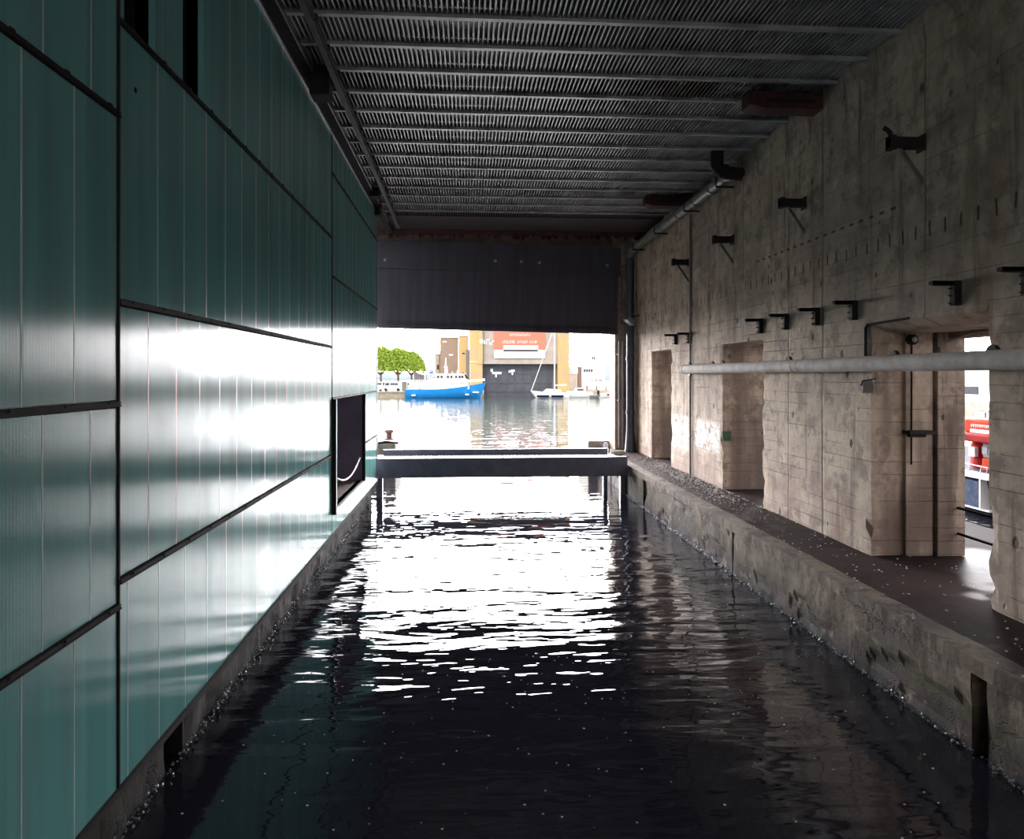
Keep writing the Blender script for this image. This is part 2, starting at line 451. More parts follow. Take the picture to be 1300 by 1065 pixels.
# ------------------------------------------------------------------ quay and walkway
def quay_face(b, X, ya, yb, z0, z1, amp, sgn, res=.09):
    b.grid((X, ya, z0), (0, yb - ya, 0), (0, 0, z1 - z0), max(1, int((yb - ya) / res)), max(2, int((z1 - z0) / res)))
b = MB()
slots = [(6.95, 7.18), (13.9, 13.96), (20.95, 21.15)]
y = YN
for (a, c) in slots + [(29.0, None)]:
    quay_face(b, XQ, y, a, -.6, ZQ - .16, .04, -1)
    if c is None: break
    y = c
for p in b.v:
    k = noise.fractal(p * 1.7, 1.0, 2.0, 4); q = noise.noise(Vector((9, p.y * .8, p.z * 1.6)))
    p.x += .02 * k + (.03 if q > .32 else 0)
for (a, c) in slots:
    b.box(XQ + .32, XQ + .34, a - .05, c + .05, -.6, ZQ - .16)
    b.add([(XQ, a, -.6), (XQ + .33, a, -.6), (XQ + .33, a, ZQ - .16), (XQ, a, ZQ - .16)], [(0, 1, 2, 3)])
    b.add([(XQ, c, -.6), (XQ + .33, c, -.6), (XQ + .33, c, ZQ - .16), (XQ, c, ZQ - .16)], [(0, 1, 2, 3)])
struct(b.build('quay_wall', 'quay'))
b = MB(); n_ = 300
b.grid((XQ - .045, YN, ZQ - .17), (0, 29 - YN, 0), (0, 0, .17), n_, 2)
b.grid((XQ - .045, YN, ZQ), (0, 29 - YN, 0), (.34, 0, 0), n_, 3)
b.grid((XQ - .045, YN, ZQ - .17), (0, 29 - YN, 0), (.34, 0, 0), n_, 2)
for p in b.v:
    if p.x < XQ: p.x += .03 * max(0, noise.noise(Vector((4, p.y * 2.5, p.z * 3)))) + .012 * noise.noise(Vector((4, p.y * 9, p.z * 3)))
    if p.z > ZQ - .01: p.z += .008 * noise.noise(p * 4)
struct(b.build('quay_coping', 'quay', clean=True))
b = MB(); b.grid((XQ + .28, YN, ZQ), (0, 29.0 - YN, 0), (10.1 - XQ - .28, 0, 0), 200, 26)
for p in b.v: p.z += .012 * noise.noise(p * 1.3)
b.add([(10.1, YN, ZQ + .02), (10.1, 29, ZQ + .02), (10.1, 29, -1), (10.1, YN, -1)], [(0, 1, 2, 3)])
b.add([(XQ + .3, 29, ZQ), (10.1, 29, ZQ), (10.1, 29, -1), (XQ + .3, 29, -1)], [(0, 1, 2, 3)])
struct(b.build('floor', 'walk'))

# ------------------------------------------------------------------ roof: ribbed steel sheets between transverse beams
beam_y = [9.44 + .938 * k for k in range(-19, 15)]
b = MB(); pit = .0762; prof = []
x = -2.95
while x < XW + .1:
    prof += [(x, .0), (x + .024, .0), (x + .032, .12), (x + .0682, .12)]
    x += pit
zr = ZC + .035
vs = []; fs = []
for Y in (YN, 23.4):
    vs += [(px, Y, zr + pz) for px, pz in prof]
k = len(prof); fs = [(i, i + 1, k + i + 1, k + i) for i in range(k - 1)]
b.add(vs, fs)
b.box(-4.6, XO, YN, 29, ZC + .4, ZC + .7)                                  # slab above
b.box(-4.6, XW + .1, 23.4, 25.6, ZC + .02, ZC + .5)                        # smooth end strip before the gate
roof = struct(b.build('ceiling', 'ceil'))
b2 = MB(); b2.box(XO - .02, 13.2, YN, 29, 7.3, 8.2); struct(b2.build('sky_blocking_slab', 'wall'))  # unseen slab added to keep sky light off the nearest doorway
for Y in beam_y:
    if Y > 23.3: continue
    b = MB(); b.box(-2.62, XW + .05, Y - .05, Y + .05, ZC - .012, ZC + .022); b.box(-2.62, XW + .05, Y - .012, Y + .012, ZC + .02, ZC + .14)
    b.box(-2.62, XW + .05, Y - .056, Y - .044, ZC - .02, ZC + .03)
    b.build('roof_beam', 'ceil', roof)
b = MB(); b.box(-4.6, XW, 25.6, 26.0, ZC - .10, ZC + .4); b.box(-4.6, XW, 25.55, 25.6, ZC - .14, ZC + .1)
for i in range(140):
    xx = random.uniform(-4, 6.4); b.box(xx, xx + random.uniform(.03, .12), 25.56, 25.6, ZC - .14 - random.uniform(.02, .16), ZC - .1)
struct(b.build('trim_4', 'rust'))
b = MB(); b.box(-2.80, -2.60, YN, 25.5, 9.06, 9.4)
struct(b.build('trim_5', 'trim_steel'))
b = MB(); b.box(-2.60, -2.575, YN, 24, 9.10, 9.26); b.box(XP - .01, XP + .03, YN, YE, 9.03, 9.065)
struct(b.build('trim_6', 'galv'))

# ------------------------------------------------------------------ left glass building
wl = MB()
dY0, dY1, dZ0, dZ1 = 15.04, 19.80, 1.12, 3.50
XB = XP - .06
def leftbox(y0, y1, za, zb): wl.box(XB - .12, XB, y0, y1, za, zb)
leftbox(YN, dY0, .62, 6.87); leftbox(dY1, YE, .62, 9.07)
leftbox(dY0, dY1, .62, dZ0); leftbox(dY0, dY1, dZ1, 9.07)
s1 = (6.02, 6.60); s2 = (7.23, 7.78)
leftbox(YN, s1[0], 6.87, 9.07); leftbox(s1[1], s2[0], 6.87, 9.07); leftbox(s2[1], dY0, 6.87, 9.07)
wl.box(-7.5, XP, YE - .1, YE, .62, 9.3)                                  # end wall of the building
wall_left = struct(wl.build('wall_left', 'sealant'))
# fields of channel glass: (y0, y1, z0, z1, first seam)
fields = [(YN, 5.90, 6.13, 9.06, .23), (YN, 5.90, 3.80, 6.07, .0), (YN, 5.90, 2.17, 3.74, .22), (YN, 5.90, .68, 2.11, .0),
          (5.94, 15.02, 6.90, 9.06, .33), (5.94, 15.02, 4.625, 6.84, .17), (5.94, 15.02, 2.37, 4.56, -.02), (5.94, 15.02, .68, 2.30, .20),
          (15.06, YE, 8.25, 9.06, .2), (15.06, YE, 6.09, 8.20, .4), (15.06, YE, 3.53, 6.05, .1),
          (19.82, YE, 2.16, 3.49, .0), (19.82, YE, .68, 2.10, .2), (15.06, 19.80, .68, 1.10, .1)]
for (y0, y1, za, zb, off) in fields:
    b = MB(); yy = y0; nxt = 5.88 + off; seams = []
    while nxt > y0 + .2: nxt -= .605
    while nxt <= y0 + .12: nxt += .605
    while yy < y1 - .01:
        e = min(nxt, y1)
        if y1 - e < .12: e = y1
        skip = za > 6.8 and zb > 8 and y0 < 6 and y0 > 5 and any(yy < s[1] - .05 and e > s[0] + .05 for s in (s1, s2))
        if skip:
            for s in (s1, s2):
                if yy < s[1] and e > s[0]:
                    if s[0] - yy > .03: b.box(XB, XP, yy + .006, s[0], za, zb)
                    if e - s[1] > .03: b.box(XB, XP, s[1], e - .006, za, zb)
        else:
            b.box(XB, XP, yy + .006, e - .006, za, zb)
        if e < y1 and not skip: seams.append(e)
        yy = e; nxt += .605
    b.build('glass_panel', 'glass', wall_left, bevel=.004)
    if seams:
        b = MB()
        for q in seams: b.box(XB, XP + .001, q - .0075, q + .0075, za, zb)
        b.build('joint', 'sealant', wall_left)
# dark channels between the fields
chan = []
def hchan(y0, y1, z):
    b = MB(); b.box(XB, XP + .022, y0, y1, z - .02, z + .02); b.box(XB, XP + .03, y0, y1, z - .022, z - .012)
    yy = y0 + .2
    while yy < y1:
        b.box(XP + .02, XP + .032, yy, yy + .05, z + .002, z + .026); yy += .605
    b.build('channel', 'trim_steel', wall_left)
def vchan(y, za, zb):
    b = MB(); b.box(XB, XP + .012, y - .009, y + .009, za, zb); b.build('channel', 'trim_steel', wall_left)
for z in (6.10, 3.77, 2.14): hchan(YN, 5.92, z)
for z in (6.87, 4.593, 2.336): hchan(5.92, 15.04, z)
hchan(15.04, YE, 8.225); hchan(15.04, YE, 6.07); hchan(19.80, YE, 3.51); hchan(19.80, YE, 2.13); hchan(15.04, 19.80, 3.515)
vchan(5.92, .68, 9.05); vchan(15.04, 3.5, 9.05)
b = MB(); b.box(XB - .02, XP + .03, YN, YE, .625, .675); b.box(XB - .1, XP + .006, YN, YE, .60, .63)
b.build('bottom_channel', 'trim_steel', wall_left)
b = MB(); b.box(XB - .3, XP + .015, YE - .02, YE + .03, .62, 9.06); b.build('corner_profile', 'galv', wall_left)
# two open slots high in the facade
for i, (a, c) in enumerate((s1, s2)):
    b = MB(); X0 = XB - .9
    b.box(X0 - .03, X0, a, c, 6.85, 9.07)
    b.box(X0, XB, a - .03, a, 6.85, 9.07); b.box(X0, XB, c, c + .03, 6.85, 9.07); b.box(X0, XB, a, c, 6.82, 6.87)
    w = struct(b.build('window_%d' % (i + 1), 'black'))
    f = MB(); f.tube([(XB - .25, a + .05, 6.9), (XB - .2, c - .06, 6.9)], .02); f.build('rail', 'galv', w)
    f = MB(); f.box(X0 + .02, X0 + .08, a + .02, c - .25, 7.0, 8.9); f.build('board', 'fencebrown', w)
# large dark recess low in the facade
b = MB(); X0 = XB - 2.6
b.box(X0 - .03, X0, dY0, dY1, dZ0, dZ1); b.box(X0, XB, dY1 - .005, dY1 + .03, dZ0, dZ1)
b.box(X0, XB, dY0 - .03, dY0 + .005, dZ0, dZ1); b.box(X0, XB, dY0, dY1, dZ1 - .005, dZ1 + .03)
rec = struct(b.build('door_1', 'recess'))
f = MB(); f.box(X0, XB + .03, dY0, dY1, dZ0 - .03, dZ0); f.box(XP - .9, XP - .85, dY0, dY1, dZ0, dZ0 + .03); f.build('sill', 'fencebrown', rec)
f = MB(); f.box(XB, XP + .085, dY0 - .02, dY0 + .03, dZ0 - .03, dZ1); f.box(XB, XP + .03, dY0, dY1, dZ1, dZ1 + .03)
f.box(XB, XP + .03, dY1 - .03, dY1 + .01, dZ0 - .03, dZ1); f.build('frame', 'dark_steel', rec)
f = MB(); f.box(XP + .075, XP + .10, dY0 - .005, dY0 + .035, dZ0 - .03, dZ1); f.build('frame_lit_edge', 'white', rec)  # white strip paints the light caught by the frame edge
pts = []
pA, pB = onX(427.5, 607, XP + .02), onY(456.5, 581, dY1 - .3)
for i in range(13):
    t = i / 12; p = pA.lerp(pB, t); p.z -= .55 * 4 * t * (1 - t) * .45; pts.append(p)
b = MB(); b.tube(pts, .022, 8)
tag(b.build('hose', 'rope', smooth=True), 'pale hose hanging in a sagging curve inside the dark facade recess', 'hose')

# concrete ledge under the glass
b = MB(); y = YN
for (a, c) in [(7.33, 7.73), (YE + .3, None)]:
    quay_face(b, XL, y, a, -.6, .62, .03, 1)
    if c is None: break
    y = c
for p in b.v: p.x -= .05 * noise.fractal(p * 1.6, 1.0, 2.0, 4) + .02
b.box(XL - .35, XL - .33, 7.28, 7.78, -.6, .62)
b.add([(XL, 7.73, -.6), (XL - .34, 7.73, -.6), (XL - .34, 7.73, .62), (XL, 7.73, .62)], [(0, 1, 2, 3)])
b.box(-7.5, XL, YE + .28, YE + .32, -.6, .62)
b.box(-7.5, XL + .06, YN, YE + .3, .57, .625)
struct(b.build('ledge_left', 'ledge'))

# ------------------------------------------------------------------ far end: jambs, roof edge and the hanging steel gate
b = MB()
b.box(5.87, XW + .02, YG, YG + 1.06, ZQ - .3, 9.6)
b.box(-7.5, -4.7, YG, YG + 1.06, -.6, 9.6)
b.box(-7.5, XO, YG + .5, YG + 1.06, 7.4, 9.9)
struct(b.build('wall_back', 'wall', bevel=.02))
b = MB(); b.box(-7.5, -7.4, YE, YG + .2, -.6, 9.6); struct(b.build('wall_passage', 'wall'))
b = MB(); b.box(-7.5, XO, YN - .4, YN, -.6, 3.6); b.box(-7.5, -2.6, YN - .4, YN, 3.6, 9.6); b.box(6.0, XO, YN - .4, YN, 3.6, 9.6)  # unseen end wall, its upper opening shaped to let fill light in
struct(b.build('wall_near', 'wall'))
gate = thing('lifting_gate', 'dark steel gate hanging raised across the far end of the boat bay', 'gate', (1.5, YG - .25, 7.4))
b = MB(); b.box(-4.6, 5.95, YG - .25, YG - .01, 5.74, 8.5); g_panel = b.build('gate_panel', 'gate', gate)
b = MB(); b.box(-4.6, 5.95, YG - .42, YG - .22, 5.70, 5.84); b.box(-4.6, 5.95, YG - .30, YG - .25, 5.84, 5.95); b.build('bottom_beam', 'gate', gate, bevel=.01)
b = MB(); b.box(-4.6, 6.0, YG - .33, YG - .01, 8.0, 9.1); b.box(-4.6, 6.0, YG - .37, YG - .33, 8.0, 8.08); b.build('upper_plate', 'gate', gate)
for (u, v) in ((488, 334), (628, 331.5), (661, 331.5), (684, 332.5), (770, 334)):
    p = onY(u, v, YG - .34); b = MB(); b.tube([p + Vector((0, .02, 0)), p + Vector((0, -.05, 0))], .06, 8); b.build('bolt', 'galv', gate)
gate.rotation_euler = (0, math.radians(1.35), 0)

# ------------------------------------------------------------------ footbridge across the mouth of the bay
fb = thing('footbridge', 'dark steel footbridge spanning the water below the raised gate', 'footbridge', (1.2, 24, 1.2))
xa, xb = -3.6, 5.27
def girder(ya, yb, za, zb, x0, x1):
    b = MB(); ym = (ya + yb) / 2
    b.box(x0, x1, ya, yb, zb - .03, zb); b.box(x0, x1, ya, yb, za, za + .03); b.box(x0, x1, ym - .02, ym + .02, za, zb); return b
bb = MB(); bb.box(xa, xb, 23.0, 23.05, .70, 1.31); bb.build('front_girder', 'bridge', fb, bevel=.006)
bb = MB(); bb.box(xa, xb, 22.98, 23.25, 1.31, 1.335); bb.build('top_flange', 'galv', fb)
x2 = onY(771, 575, 25.0).x; x3 = onY(487, 575, 25).x
bb = MB(); bb.box(x3, x2, 24.95, 25.0, .80, 1.40); bb.build('rear_girder', 'bridge', fb, bevel=.006)
bb = MB(); bb.box(x3, x2, 24.93, 25.06, 1.40, 1.415); bb.build('top_flange', 'galv', fb)
bb = MB(); bb.box(xa, xb - .1, 23.05, 24.95, 1.18, 1.22)
for i in range(70):
    t = xa + (xb - .2 - xa) * i / 69; bb.box(t, t + .03, 23.06, 24.94, 1.22, 1.235)
bb.build('deck_grating', 'grating', fb)
for (u, w) in ((482, .2), (768, .14), (790, .16)):
    p = onY(u, 620, 23.6); bb = MB(); bb.box(p.x - w / 2, p.x + w / 2, 23.5, 23.7, -.6, 1.18); bb.build('post', 'bridge', fb)  # leftmost upright stands in for an abutment end in shadow

# ------------------------------------------------------------------ blocks at the bay mouth, bollard and small things
pL = onY(505, 600, 29.9)
b = MB(); b.box(-7.4, pL.x, 28.95, 31.6, -.6, 1.26); struct(b.build('quay_block_left', 'stone_pale', bevel=.05))
b = MB(); b.box(onY(742, 560, 29.9).x, 10.1, 29.0, 31.6, -.6, 1.30); struct(b.build('quay_block_right', 'stone_pale', bevel=.05))
p = onY(494, 558, 30.6)
bo = thing('bollard', 'rusty mushroom-headed mooring bollard on the pale quay block', 'bollard', (p.x, 30.6, 1.26))
b = MB(); b.lathe([(.0, 1.26), (.20, 1.26), (.20, 1.30), (.12, 1.34), (.11, 1.52), (.11, 1.56)], (p.x, 30.6, 0)); b.build('stem', 'iron_rust', bo, smooth=True)
b = MB(); b.lathe([(.11, 1.52), (.20, 1.57), (.21, 1.62), (.16, 1.68), (0, 1.70)], (p.x, 30.6, 0)); b.build('cap', 'iron_rust', bo, smooth=True)
b = MB(); c = onY(488, 567, 28.96)
for k in range(3): b.tube([(c.x - .4 + .02 * k, 28.6 + .1 * k, 1.28), (c.x + .1, 28.7, 1.31 + .02 * k), (c.x + .55, 28.9 - .1 * k, 1.285)], .035, 8)
bk = tag(b.build('mooring_rope', 'hose_black', smooth=True), 'short dark mooring ropes lying on the quay block below the bollard', 'rope')
# pale hooded post
p = onY(769, 575, 26.2)
po = thing('hooded_post', 'pale hooded post standing at the right end of the footbridge', 'post', (p.x, 26.2, ZQ))
b = MB(); arch = []
for i in range(13):
    a = PI * i / 12; arch.append((p.x - .13 * math.cos(a), 26.2, 1.42 + .12 * math.sin(a)))
b.tube([(p.x - .13, 26.2, ZQ)] + arch + [(p.x + .13, 26.2, ZQ)], .03, 8); b.build('hoop', 'greypaint', po, smooth=True)
b = MB(); b.prism([(p.x - .03, ZQ), (p.x + .05, ZQ), (p.x + .10, 1.42), (p.x + .06, 1.50), (p.x - .06, 1.50), (p.x - .10, 1.42)], 26.18, 26.25); b.build('panel', 'white', po, bevel=.02)
b = MB(); q = onZ(785, 578.5, ZQ); b.ball((q.x, q.y, ZQ + .10), .2, 2, (1.6, .9, .55), .06)
tag(b.build('stone_block', 'stone_pale', smooth=True), 'pale lump of stone beside the foot of the dark downpipe', 'stone')

# ------------------------------------------------------------------ pipes at the far right corner
dp = thing('downpipe', 'thick dark slate downpipe rising from the walkway in the far corner', 'pipe', (onY(800, 500, 27.2).x, 27.2, ZQ))
px = dp.location.x
b = MB(); b.tube([(px, 27.2, ZQ), (px, 27.2, ZQ + .12), (px, 27.2, ZQ + .9), (px, 27.2, 8.55)], [.24, .21, .15, .15], 14); b.build('pipe', 'downpipe', dp, smooth=True)
for z in (2.5, 4.6, 6.6):
    b = MB(); b.tube([(px, 27.2, z), (px, 27.2, z + .12)], .175, 14); b.build('collar', 'downpipe', dp, smooth=True)
for i, (u, r) in enumerate(((786.5, .035), (791.5, .05))):
    q = onY(u, 500, 27.55); b = MB(); b.tube([(q.x, 27.62, ZQ + .1), (q.x, 27.62, 5.35)], r, 8)
    b.box(q.x - r * 1.6, q.x + r * 1.6, 27.6, 27.8, 3.0, 3.05); b.box(q.x - r * 1.6, q.x + r * 1.6, 27.6, 27.8, 4.8, 4.85)
    o = b.build('conduit', 'white_pvc', smooth=True)
    tag(o, ['slim pale conduit left of its thicker twin on the far jamb', 'pale conduit between the slim one and the dark downpipe'][i], 'pipe', 'conduits on the far jamb')
# green-grey drain under the roof
dr = thing('drain_pipe', 'grey-green drain pipe running below the roof along the right wall', 'pipe', (6.36, 22, 8.86))
xd, zd, rd = 6.36, 8.84, .145
b = MB(); b.tube([(xd, 16.6, zd + .02), (xd, 27.0, zd - .02), (px + .03, 27.18, zd - .12), (px, 27.2, 8.5)], rd, 14); b.build('pipe', 'drain_green', dr, smooth=True)
for Y in (18.0, 19.3, 20.9, 22.6, 24.2, 25.8):
    b = MB(); b.tube([(xd, Y, zd), (xd, Y + .09, zd)], rd + .018, 14); b.build('coupling', 'drain_green', dr, smooth=True)
for Y in (17.2, 19.8, 23.0, 26.0):
    b = MB(); b.box(xd - .2, XW + .02, Y, Y + .05, zd - rd - .05, zd - rd - .005); b.box(xd - .2, xd - .18, Y, Y + .05, zd - rd - .02, zd + .1); b.build('hanger', 'dark_steel', dr)
el = thing('elbow_pipe', 'thick dark elbow pipe curling down from the roof to the wall drain', 'pipe', (6.0, 16.5, 9.0))
pts = [(5.86, 16.3, 9.24)] + [(5.86 + .26 * (1 - math.cos(a)), 16.3 + .06 * math.sin(a), 9.02 - .26 * math.sin(a)) for a in [PI / 2 * i / 7 for i in range(8)]] + [(6.5, 16.45, 8.76)]
b = MB(); b.tube(pts, .15, 14); b.build('bend', 'dark_steel', el, smooth=True)
b = MB(); b.tube([(6.0, 16.32, 8.80), (6.06, 16.33, 8.775)], .175, 14); b.build('flange', 'dark_steel', el, smooth=True)
b = MB(); b.tube([(6.3, 16.5, 8.80), (6.36, 16.75, 8.84)], .165, 14); b.build('socket', 'drain_green', el, smooth=True)

# conduit up the wall at the far joint
b = MB(); b.tube([(XW - .045, 20.5, 1.06), (XW - .045, 20.5, 8.7)], .028, 8)
for z in (2.2, 4.0, 5.8, 7.4): b.box(XW - .075, XW - .005, 20.45, 20.55, z, z + .04)
tag(b.build('cable_conduit', 'drain_green', smooth=True), 'thin green-grey conduit climbing the right wall joint to the roof', 'pipe')

# ------------------------------------------------------------------ long pale pipe along the wall
xp, zp, rp = 6.36, 4.175, .125
lp = thing('wall_pipe', 'long pale painted pipe running level along the right wall past the doorways', 'pipe', (xp, 10, zp))
ye = onX(869, 468, xp).y
b = MB(); b.tube([(xp, YN + .3, zp + .02), (xp, ye, zp)], rp, 18); b.build('pipe', 'pale_paint', lp, smooth=True)
for Y in (13.1, 13.35, 6.6):
    b = MB(); b.tube([(xp, Y, zp), (xp, Y + .02, zp)], rp + .006, 18); b.build('joint_ring', 'pale_paint', lp, smooth=True)
b = MB(); b.tube([(xp, ye - .12, zp), (xp, ye + .02, zp)], rp + .012, 18); b.build('end_cap', 'pale_paint', lp, smooth=True)
for u in (878, 907, 920, 1140, 1266, 1005):
    Y = onX(u, 460, xp + .1).y
    b = MB()
    b.prism([(Y + .10 * math.cos(a), zp + rp - .04 + .115 * math.sin(a)) for a in [PI * i / 10 for i in range(11)]], xp + .02, xp + .075, 'x')
    b.box(xp + rp, XW + .01, Y - .05, Y + .05, zp - .03, zp + .03)
    b.build('clamp', 'dark_steel', lp)

# ------------------------------------------------------------------ iron L brackets (hung over the pipe line)
def make_bracket():
    t = thing('angle_bracket', '', 'bracket', (0, 0, 0), 'iron angle brackets in a row above the wall pipe')
    b = MB(); b.box(-.40, .02, -.045, .045, -.055, -.005); b.box(-.40, .02, -.045, -.035, -.075, -.005); b.build('arm', 'dark_steel', t, bevel=.004)
    b = MB(); b.box(-.10, .02, -.05, .05, -.33, 0); b.build('wall_plate', 'dark_steel', t, bevel=.004)
    for z in (-.10, -.20, -.30):
        b = MB(); b.tube([(-.06, 0, z), (-.15, 0, z)], .012, 6); b.build('bolt', 'dark_steel', t)
    return t
br = make_bracket()
ulist = [858, 875, 966, 998, 1037, 1084, 1214, 1306]
names = ['iron angle bracket nearest the far corner, its arm end bent up', 'iron angle bracket just right of the one nearest the far corner',
         'iron angle bracket above the left top corner of the middle doorway region, first of the evenly spaced five',
         'iron angle bracket second of the evenly spaced row right of the middle doorway',
         'iron angle bracket third of the evenly spaced row, centre of the wall', 'iron angle bracket above the floodlight, just left of the nearest doorway',
         'iron angle bracket directly above the nearest doorway', 'iron angle bracket cut by the right edge of the picture']
names[2] = 'iron angle bracket above the right top corner of the middle doorway'
names[3] = 'iron angle bracket first to the right of the middle doorway'
names[4] = 'iron angle bracket second to the right of the middle doorway'
for i, u in enumerate(ulist):
    Y = onX(u, 410, XW - .04).y; zt = 5.27
    if i == 0: zt = 5.30
    r = br if i == 0 else dup(br, (0, 0, 0))
    r.location = (XW, Y, zt); r['label'] = names[i]

# ------------------------------------------------------------------ strutted brackets higher up
def make_strut():
    t = thing('strut_bracket', '', 'bracket', (0, 0, 0), 'strutted iron brackets high on the wall')
    b = MB(); b.box(-.50, .03, -.06, .06, -.10, .06); b.box(-.50, -.42, -.08, .08, -.12, .08); b.build('arm', 'dark_steel', t, bevel=.006)
    b = MB(); b.tube([(-.36, 0, -.06), (.02, 0, -.60)], .035, 6); b.build('strut', 'rail_steel', t)
    b = MB(); b.box(-.02, .02, -.10, .10, -.14, .10); b.build('wall_plate', 'rust', t)
    return t
sb = make_strut()
sn = ['strutted iron bracket nearest the far gate', 'second strutted iron bracket from the far gate', 'third strutted iron bracket from the far gate', 'nearest and largest strutted iron bracket, a hook on its end']
for i, (u, v) in enumerate(((874, 333), (930, 303), (1021, 256), (1170, 180))):
    q = onX(u, v, XW); r = sb if i == 0 else dup(sb, (0, 0, 0)); r.location = (XW, q.y, 7.39); r['label'] = sn[i]
    if i == 3:
        b = MB(); hk = [(-.46, 0, .04), (-.47, 0, .12), (-.52, .0, .17), (-.57, 0, .2)]
        o = b.tube(hk, .035, 8).build('hook', 'dark_steel', smooth=True); o.parent = r

# ------------------------------------------------------------------ boxes and stubs where a cross beam was cut away
def stub(name, label, x0, x1, y0, y1, za, zb, m, cut):
    t = thing(name, label, 'steel box', ((x0 + x1) / 2, y0, zb))
    b = MB(); b.prism([(x0 + cut, za), (x1, za), (x1, zb), (x0, zb), (x0, za + .2 * (zb - za))], y0, y1); b.build('casing', m, t, bevel=.01)
    b = MB(); b.box(x0 + .02, x1, y0 - .02, y1 + .02, zb - .07, zb); b.build('flange', m, t)
    b = MB(); b.box(x0 + .3, x1 - .2, y0 - .008, y0, za + .1, zb - .12); b.build('opening', 'black', t)
    return t
stub('beam_stub', 'rusty red steel beam stub under the roof, nearer of two on the right', 5.2, XW + .03, 12.75, 13.15, 8.93, ZC + .02, 'rust', .25)
stub('beam_stub', 'rusty dark steel beam stub under the roof at the far right drain pipe', 5.2, XW + .03, 20.3, 20.7, 8.92, ZC + .02, 'rust', .2)
def block(label, u, v, X, w, h, d):
    p = onX(u, v, X); t = thing('junction_box', label, 'box', (p.x, p.y, p.z))
    b = MB(); b.box(p.x - w, p.x, p.y, p.y + d, p.z - h, p.z); b.build('casing', 'black', t, bevel=.015)
    b = MB(); b.box(p.x - w - .03, p.x + .015, p.y - .015, p.y + d + .015, p.z - .02, ZC + .04); b.build('lid', 'dark_steel', t)
block('black box under the roof edge above the glass facade, nearest of three', 417, 97, -2.32, .32, .30, .4)
block('black box under the roof edge at the far rusted joint, middle of three', 480.5, 237, -2.42, .26, .26, .4)
block('black box under the roof edge closest to the gate, last of three', 482, 262, -2.58, .16, .26, .4)

# steel rail hung below the beams on the left
pr0, pr1 = onZ(384, 0, 9.05), onZ(506, 288, 9.05)
dirv = (pr1 - pr0).normalized()
rl = thing('ceiling_rail', 'long steel rail hung under the roof beams along the left side', 'rail', (-2.3, 15, 9.1))
s0 = pr0 - dirv * 16
b = MB(); sd = Vector((dirv.y, -dirv.x, 0)) * .05
for (zz0, zz1, wv) in ((9.0, 9.02, 1.), (9.02, 9.12, .25), (9.12, 9.135, 1.)):
    q = [s0 - sd * wv, s0 + sd * wv, pr1 + sd * wv, pr1 - sd * wv]
    b.add([(a.x, a.y, zz0) for a in q] + [(a.x, a.y, zz1) for a in q], [(0, 1, 2, 3), (4, 7, 6, 5), (0, 4, 5, 1), (1, 5, 6, 2), (2, 6, 7, 3), (3, 7, 4, 0)])
b.build('rail_bar', 'rail_steel', rl)
for Y in beam_y:
    if 8 < Y < 23.2:
        t = (Y - pr0.y) / dirv.y; c = pr0 + dirv * t
        b = MB(); b.box(c.x - .07, c.x + .07, Y - .035, Y + .035, 9.12, 9.195); b.build('clip', 'dark_steel', rl)

# ------------------------------------------------------------------ floodlights, round lamp, conduit and shelf by the nearest doorway
def flood(label, p, tilt, yaw, s):
    t = thing('floodlight', label, 'lamp', tuple(p))
    def rot(v): return Vector(p) + Matrix.Rotation(yaw, 3, 'Z') @ (Matrix.Rotation(tilt, 3, 'Y') @ (Vector(v) * s))
    b = MB(); b.prism([(-.22, -.10), (.22, -.10), (.15, .10), (-.15, .10)], -.16, .16); b.v = [rot(v) for v in b.v]; b.build('housing', 'greypaint', t, bevel=.01)
    b = MB(); b.box(-.19, .19, -.14, .14, -.115, -.10); b.v = [rot(v) for v in b.v]; b.build('lens', 'glow_lens', t)
    b = MB(); b.tube([rot((.0, .18, 0)), rot((.02, .18, .2)), Vector((XW + .01, p[1] + .1 * s, p[2] + .22 * s))], .022 * s, 6); b.build('yoke', 'dark_steel', t)
    return t
q = onX(801, 407, 6.28); flood('small grey floodlight on the dark downpipe below the gate', (6.2, 26.7, q.z), math.radians(35), .3, .95)
q = onX(1101, 488, 6.45); flood('small grey floodlight tilted on the wall left of the nearest doorway', (6.45, q.y, q.z - .02), math.radians(-50), 1.3, .52)
yj = 11.12
q = onY(1160, 431, yj - .05)
rlp = thing('wall_lamp', 'round bulkhead lamp with cable inside the nearest doorway', 'lamp', (q.x, yj, q.z))
b = MB(); b.tube([(q.x, yj + .06, q.z), (q.x, yj - .05, q.z), (q.x, yj - .08, q.z)], [.085, .085, .06], 16); b.build('housing', 'dark_steel', rlp, smooth=True)
b = MB(); b.tube([(q.x, yj - .07, q.z), (q.x, yj - .105, q.z)], [.055, .03], 12); b.build('lens', 'glow_lens', rlp, smooth=True)
b = MB(); b.tube([(q.x, yj + .02, 4.6), (q.x, yj - .03, q.z + .05)], .014, 6); b.tube([(q.x - .01, yj - .01, q.z - .08), (q.x - .015, yj - .01, 2.55)], .014, 6); b.build('cable', 'hose_black', rlp)
q = onY(1170, 549, yj - .08)
b = MB(); b.box(q.x - .22, q.x + .22, yj - .12, yj + .1, q.z - .03, q.z + .03); b.prism([(q.x - .18, q.z - .03), (q.x + .12, q.z - .03), (q.x + .1, q.z - .08), (q.x - .16, q.z - .08)], yj - .04, yj + .1)
tag(b.build('shelf', 'dark_steel', bevel=.006), 'short dark steel shelf on the jamb inside the nearest doorway', 'shelf')
b = MB()
for dx in (0, .045):
    yy = 11.36 - dx
    b.tube([(XW - .025, yy, 4.2), (XW - .025, yy, 4.78), (XW - .02, yy - .06, 4.845 - dx * .4), (XW - .02, 10.2, 4.86 - dx * .3)], .013, 6)
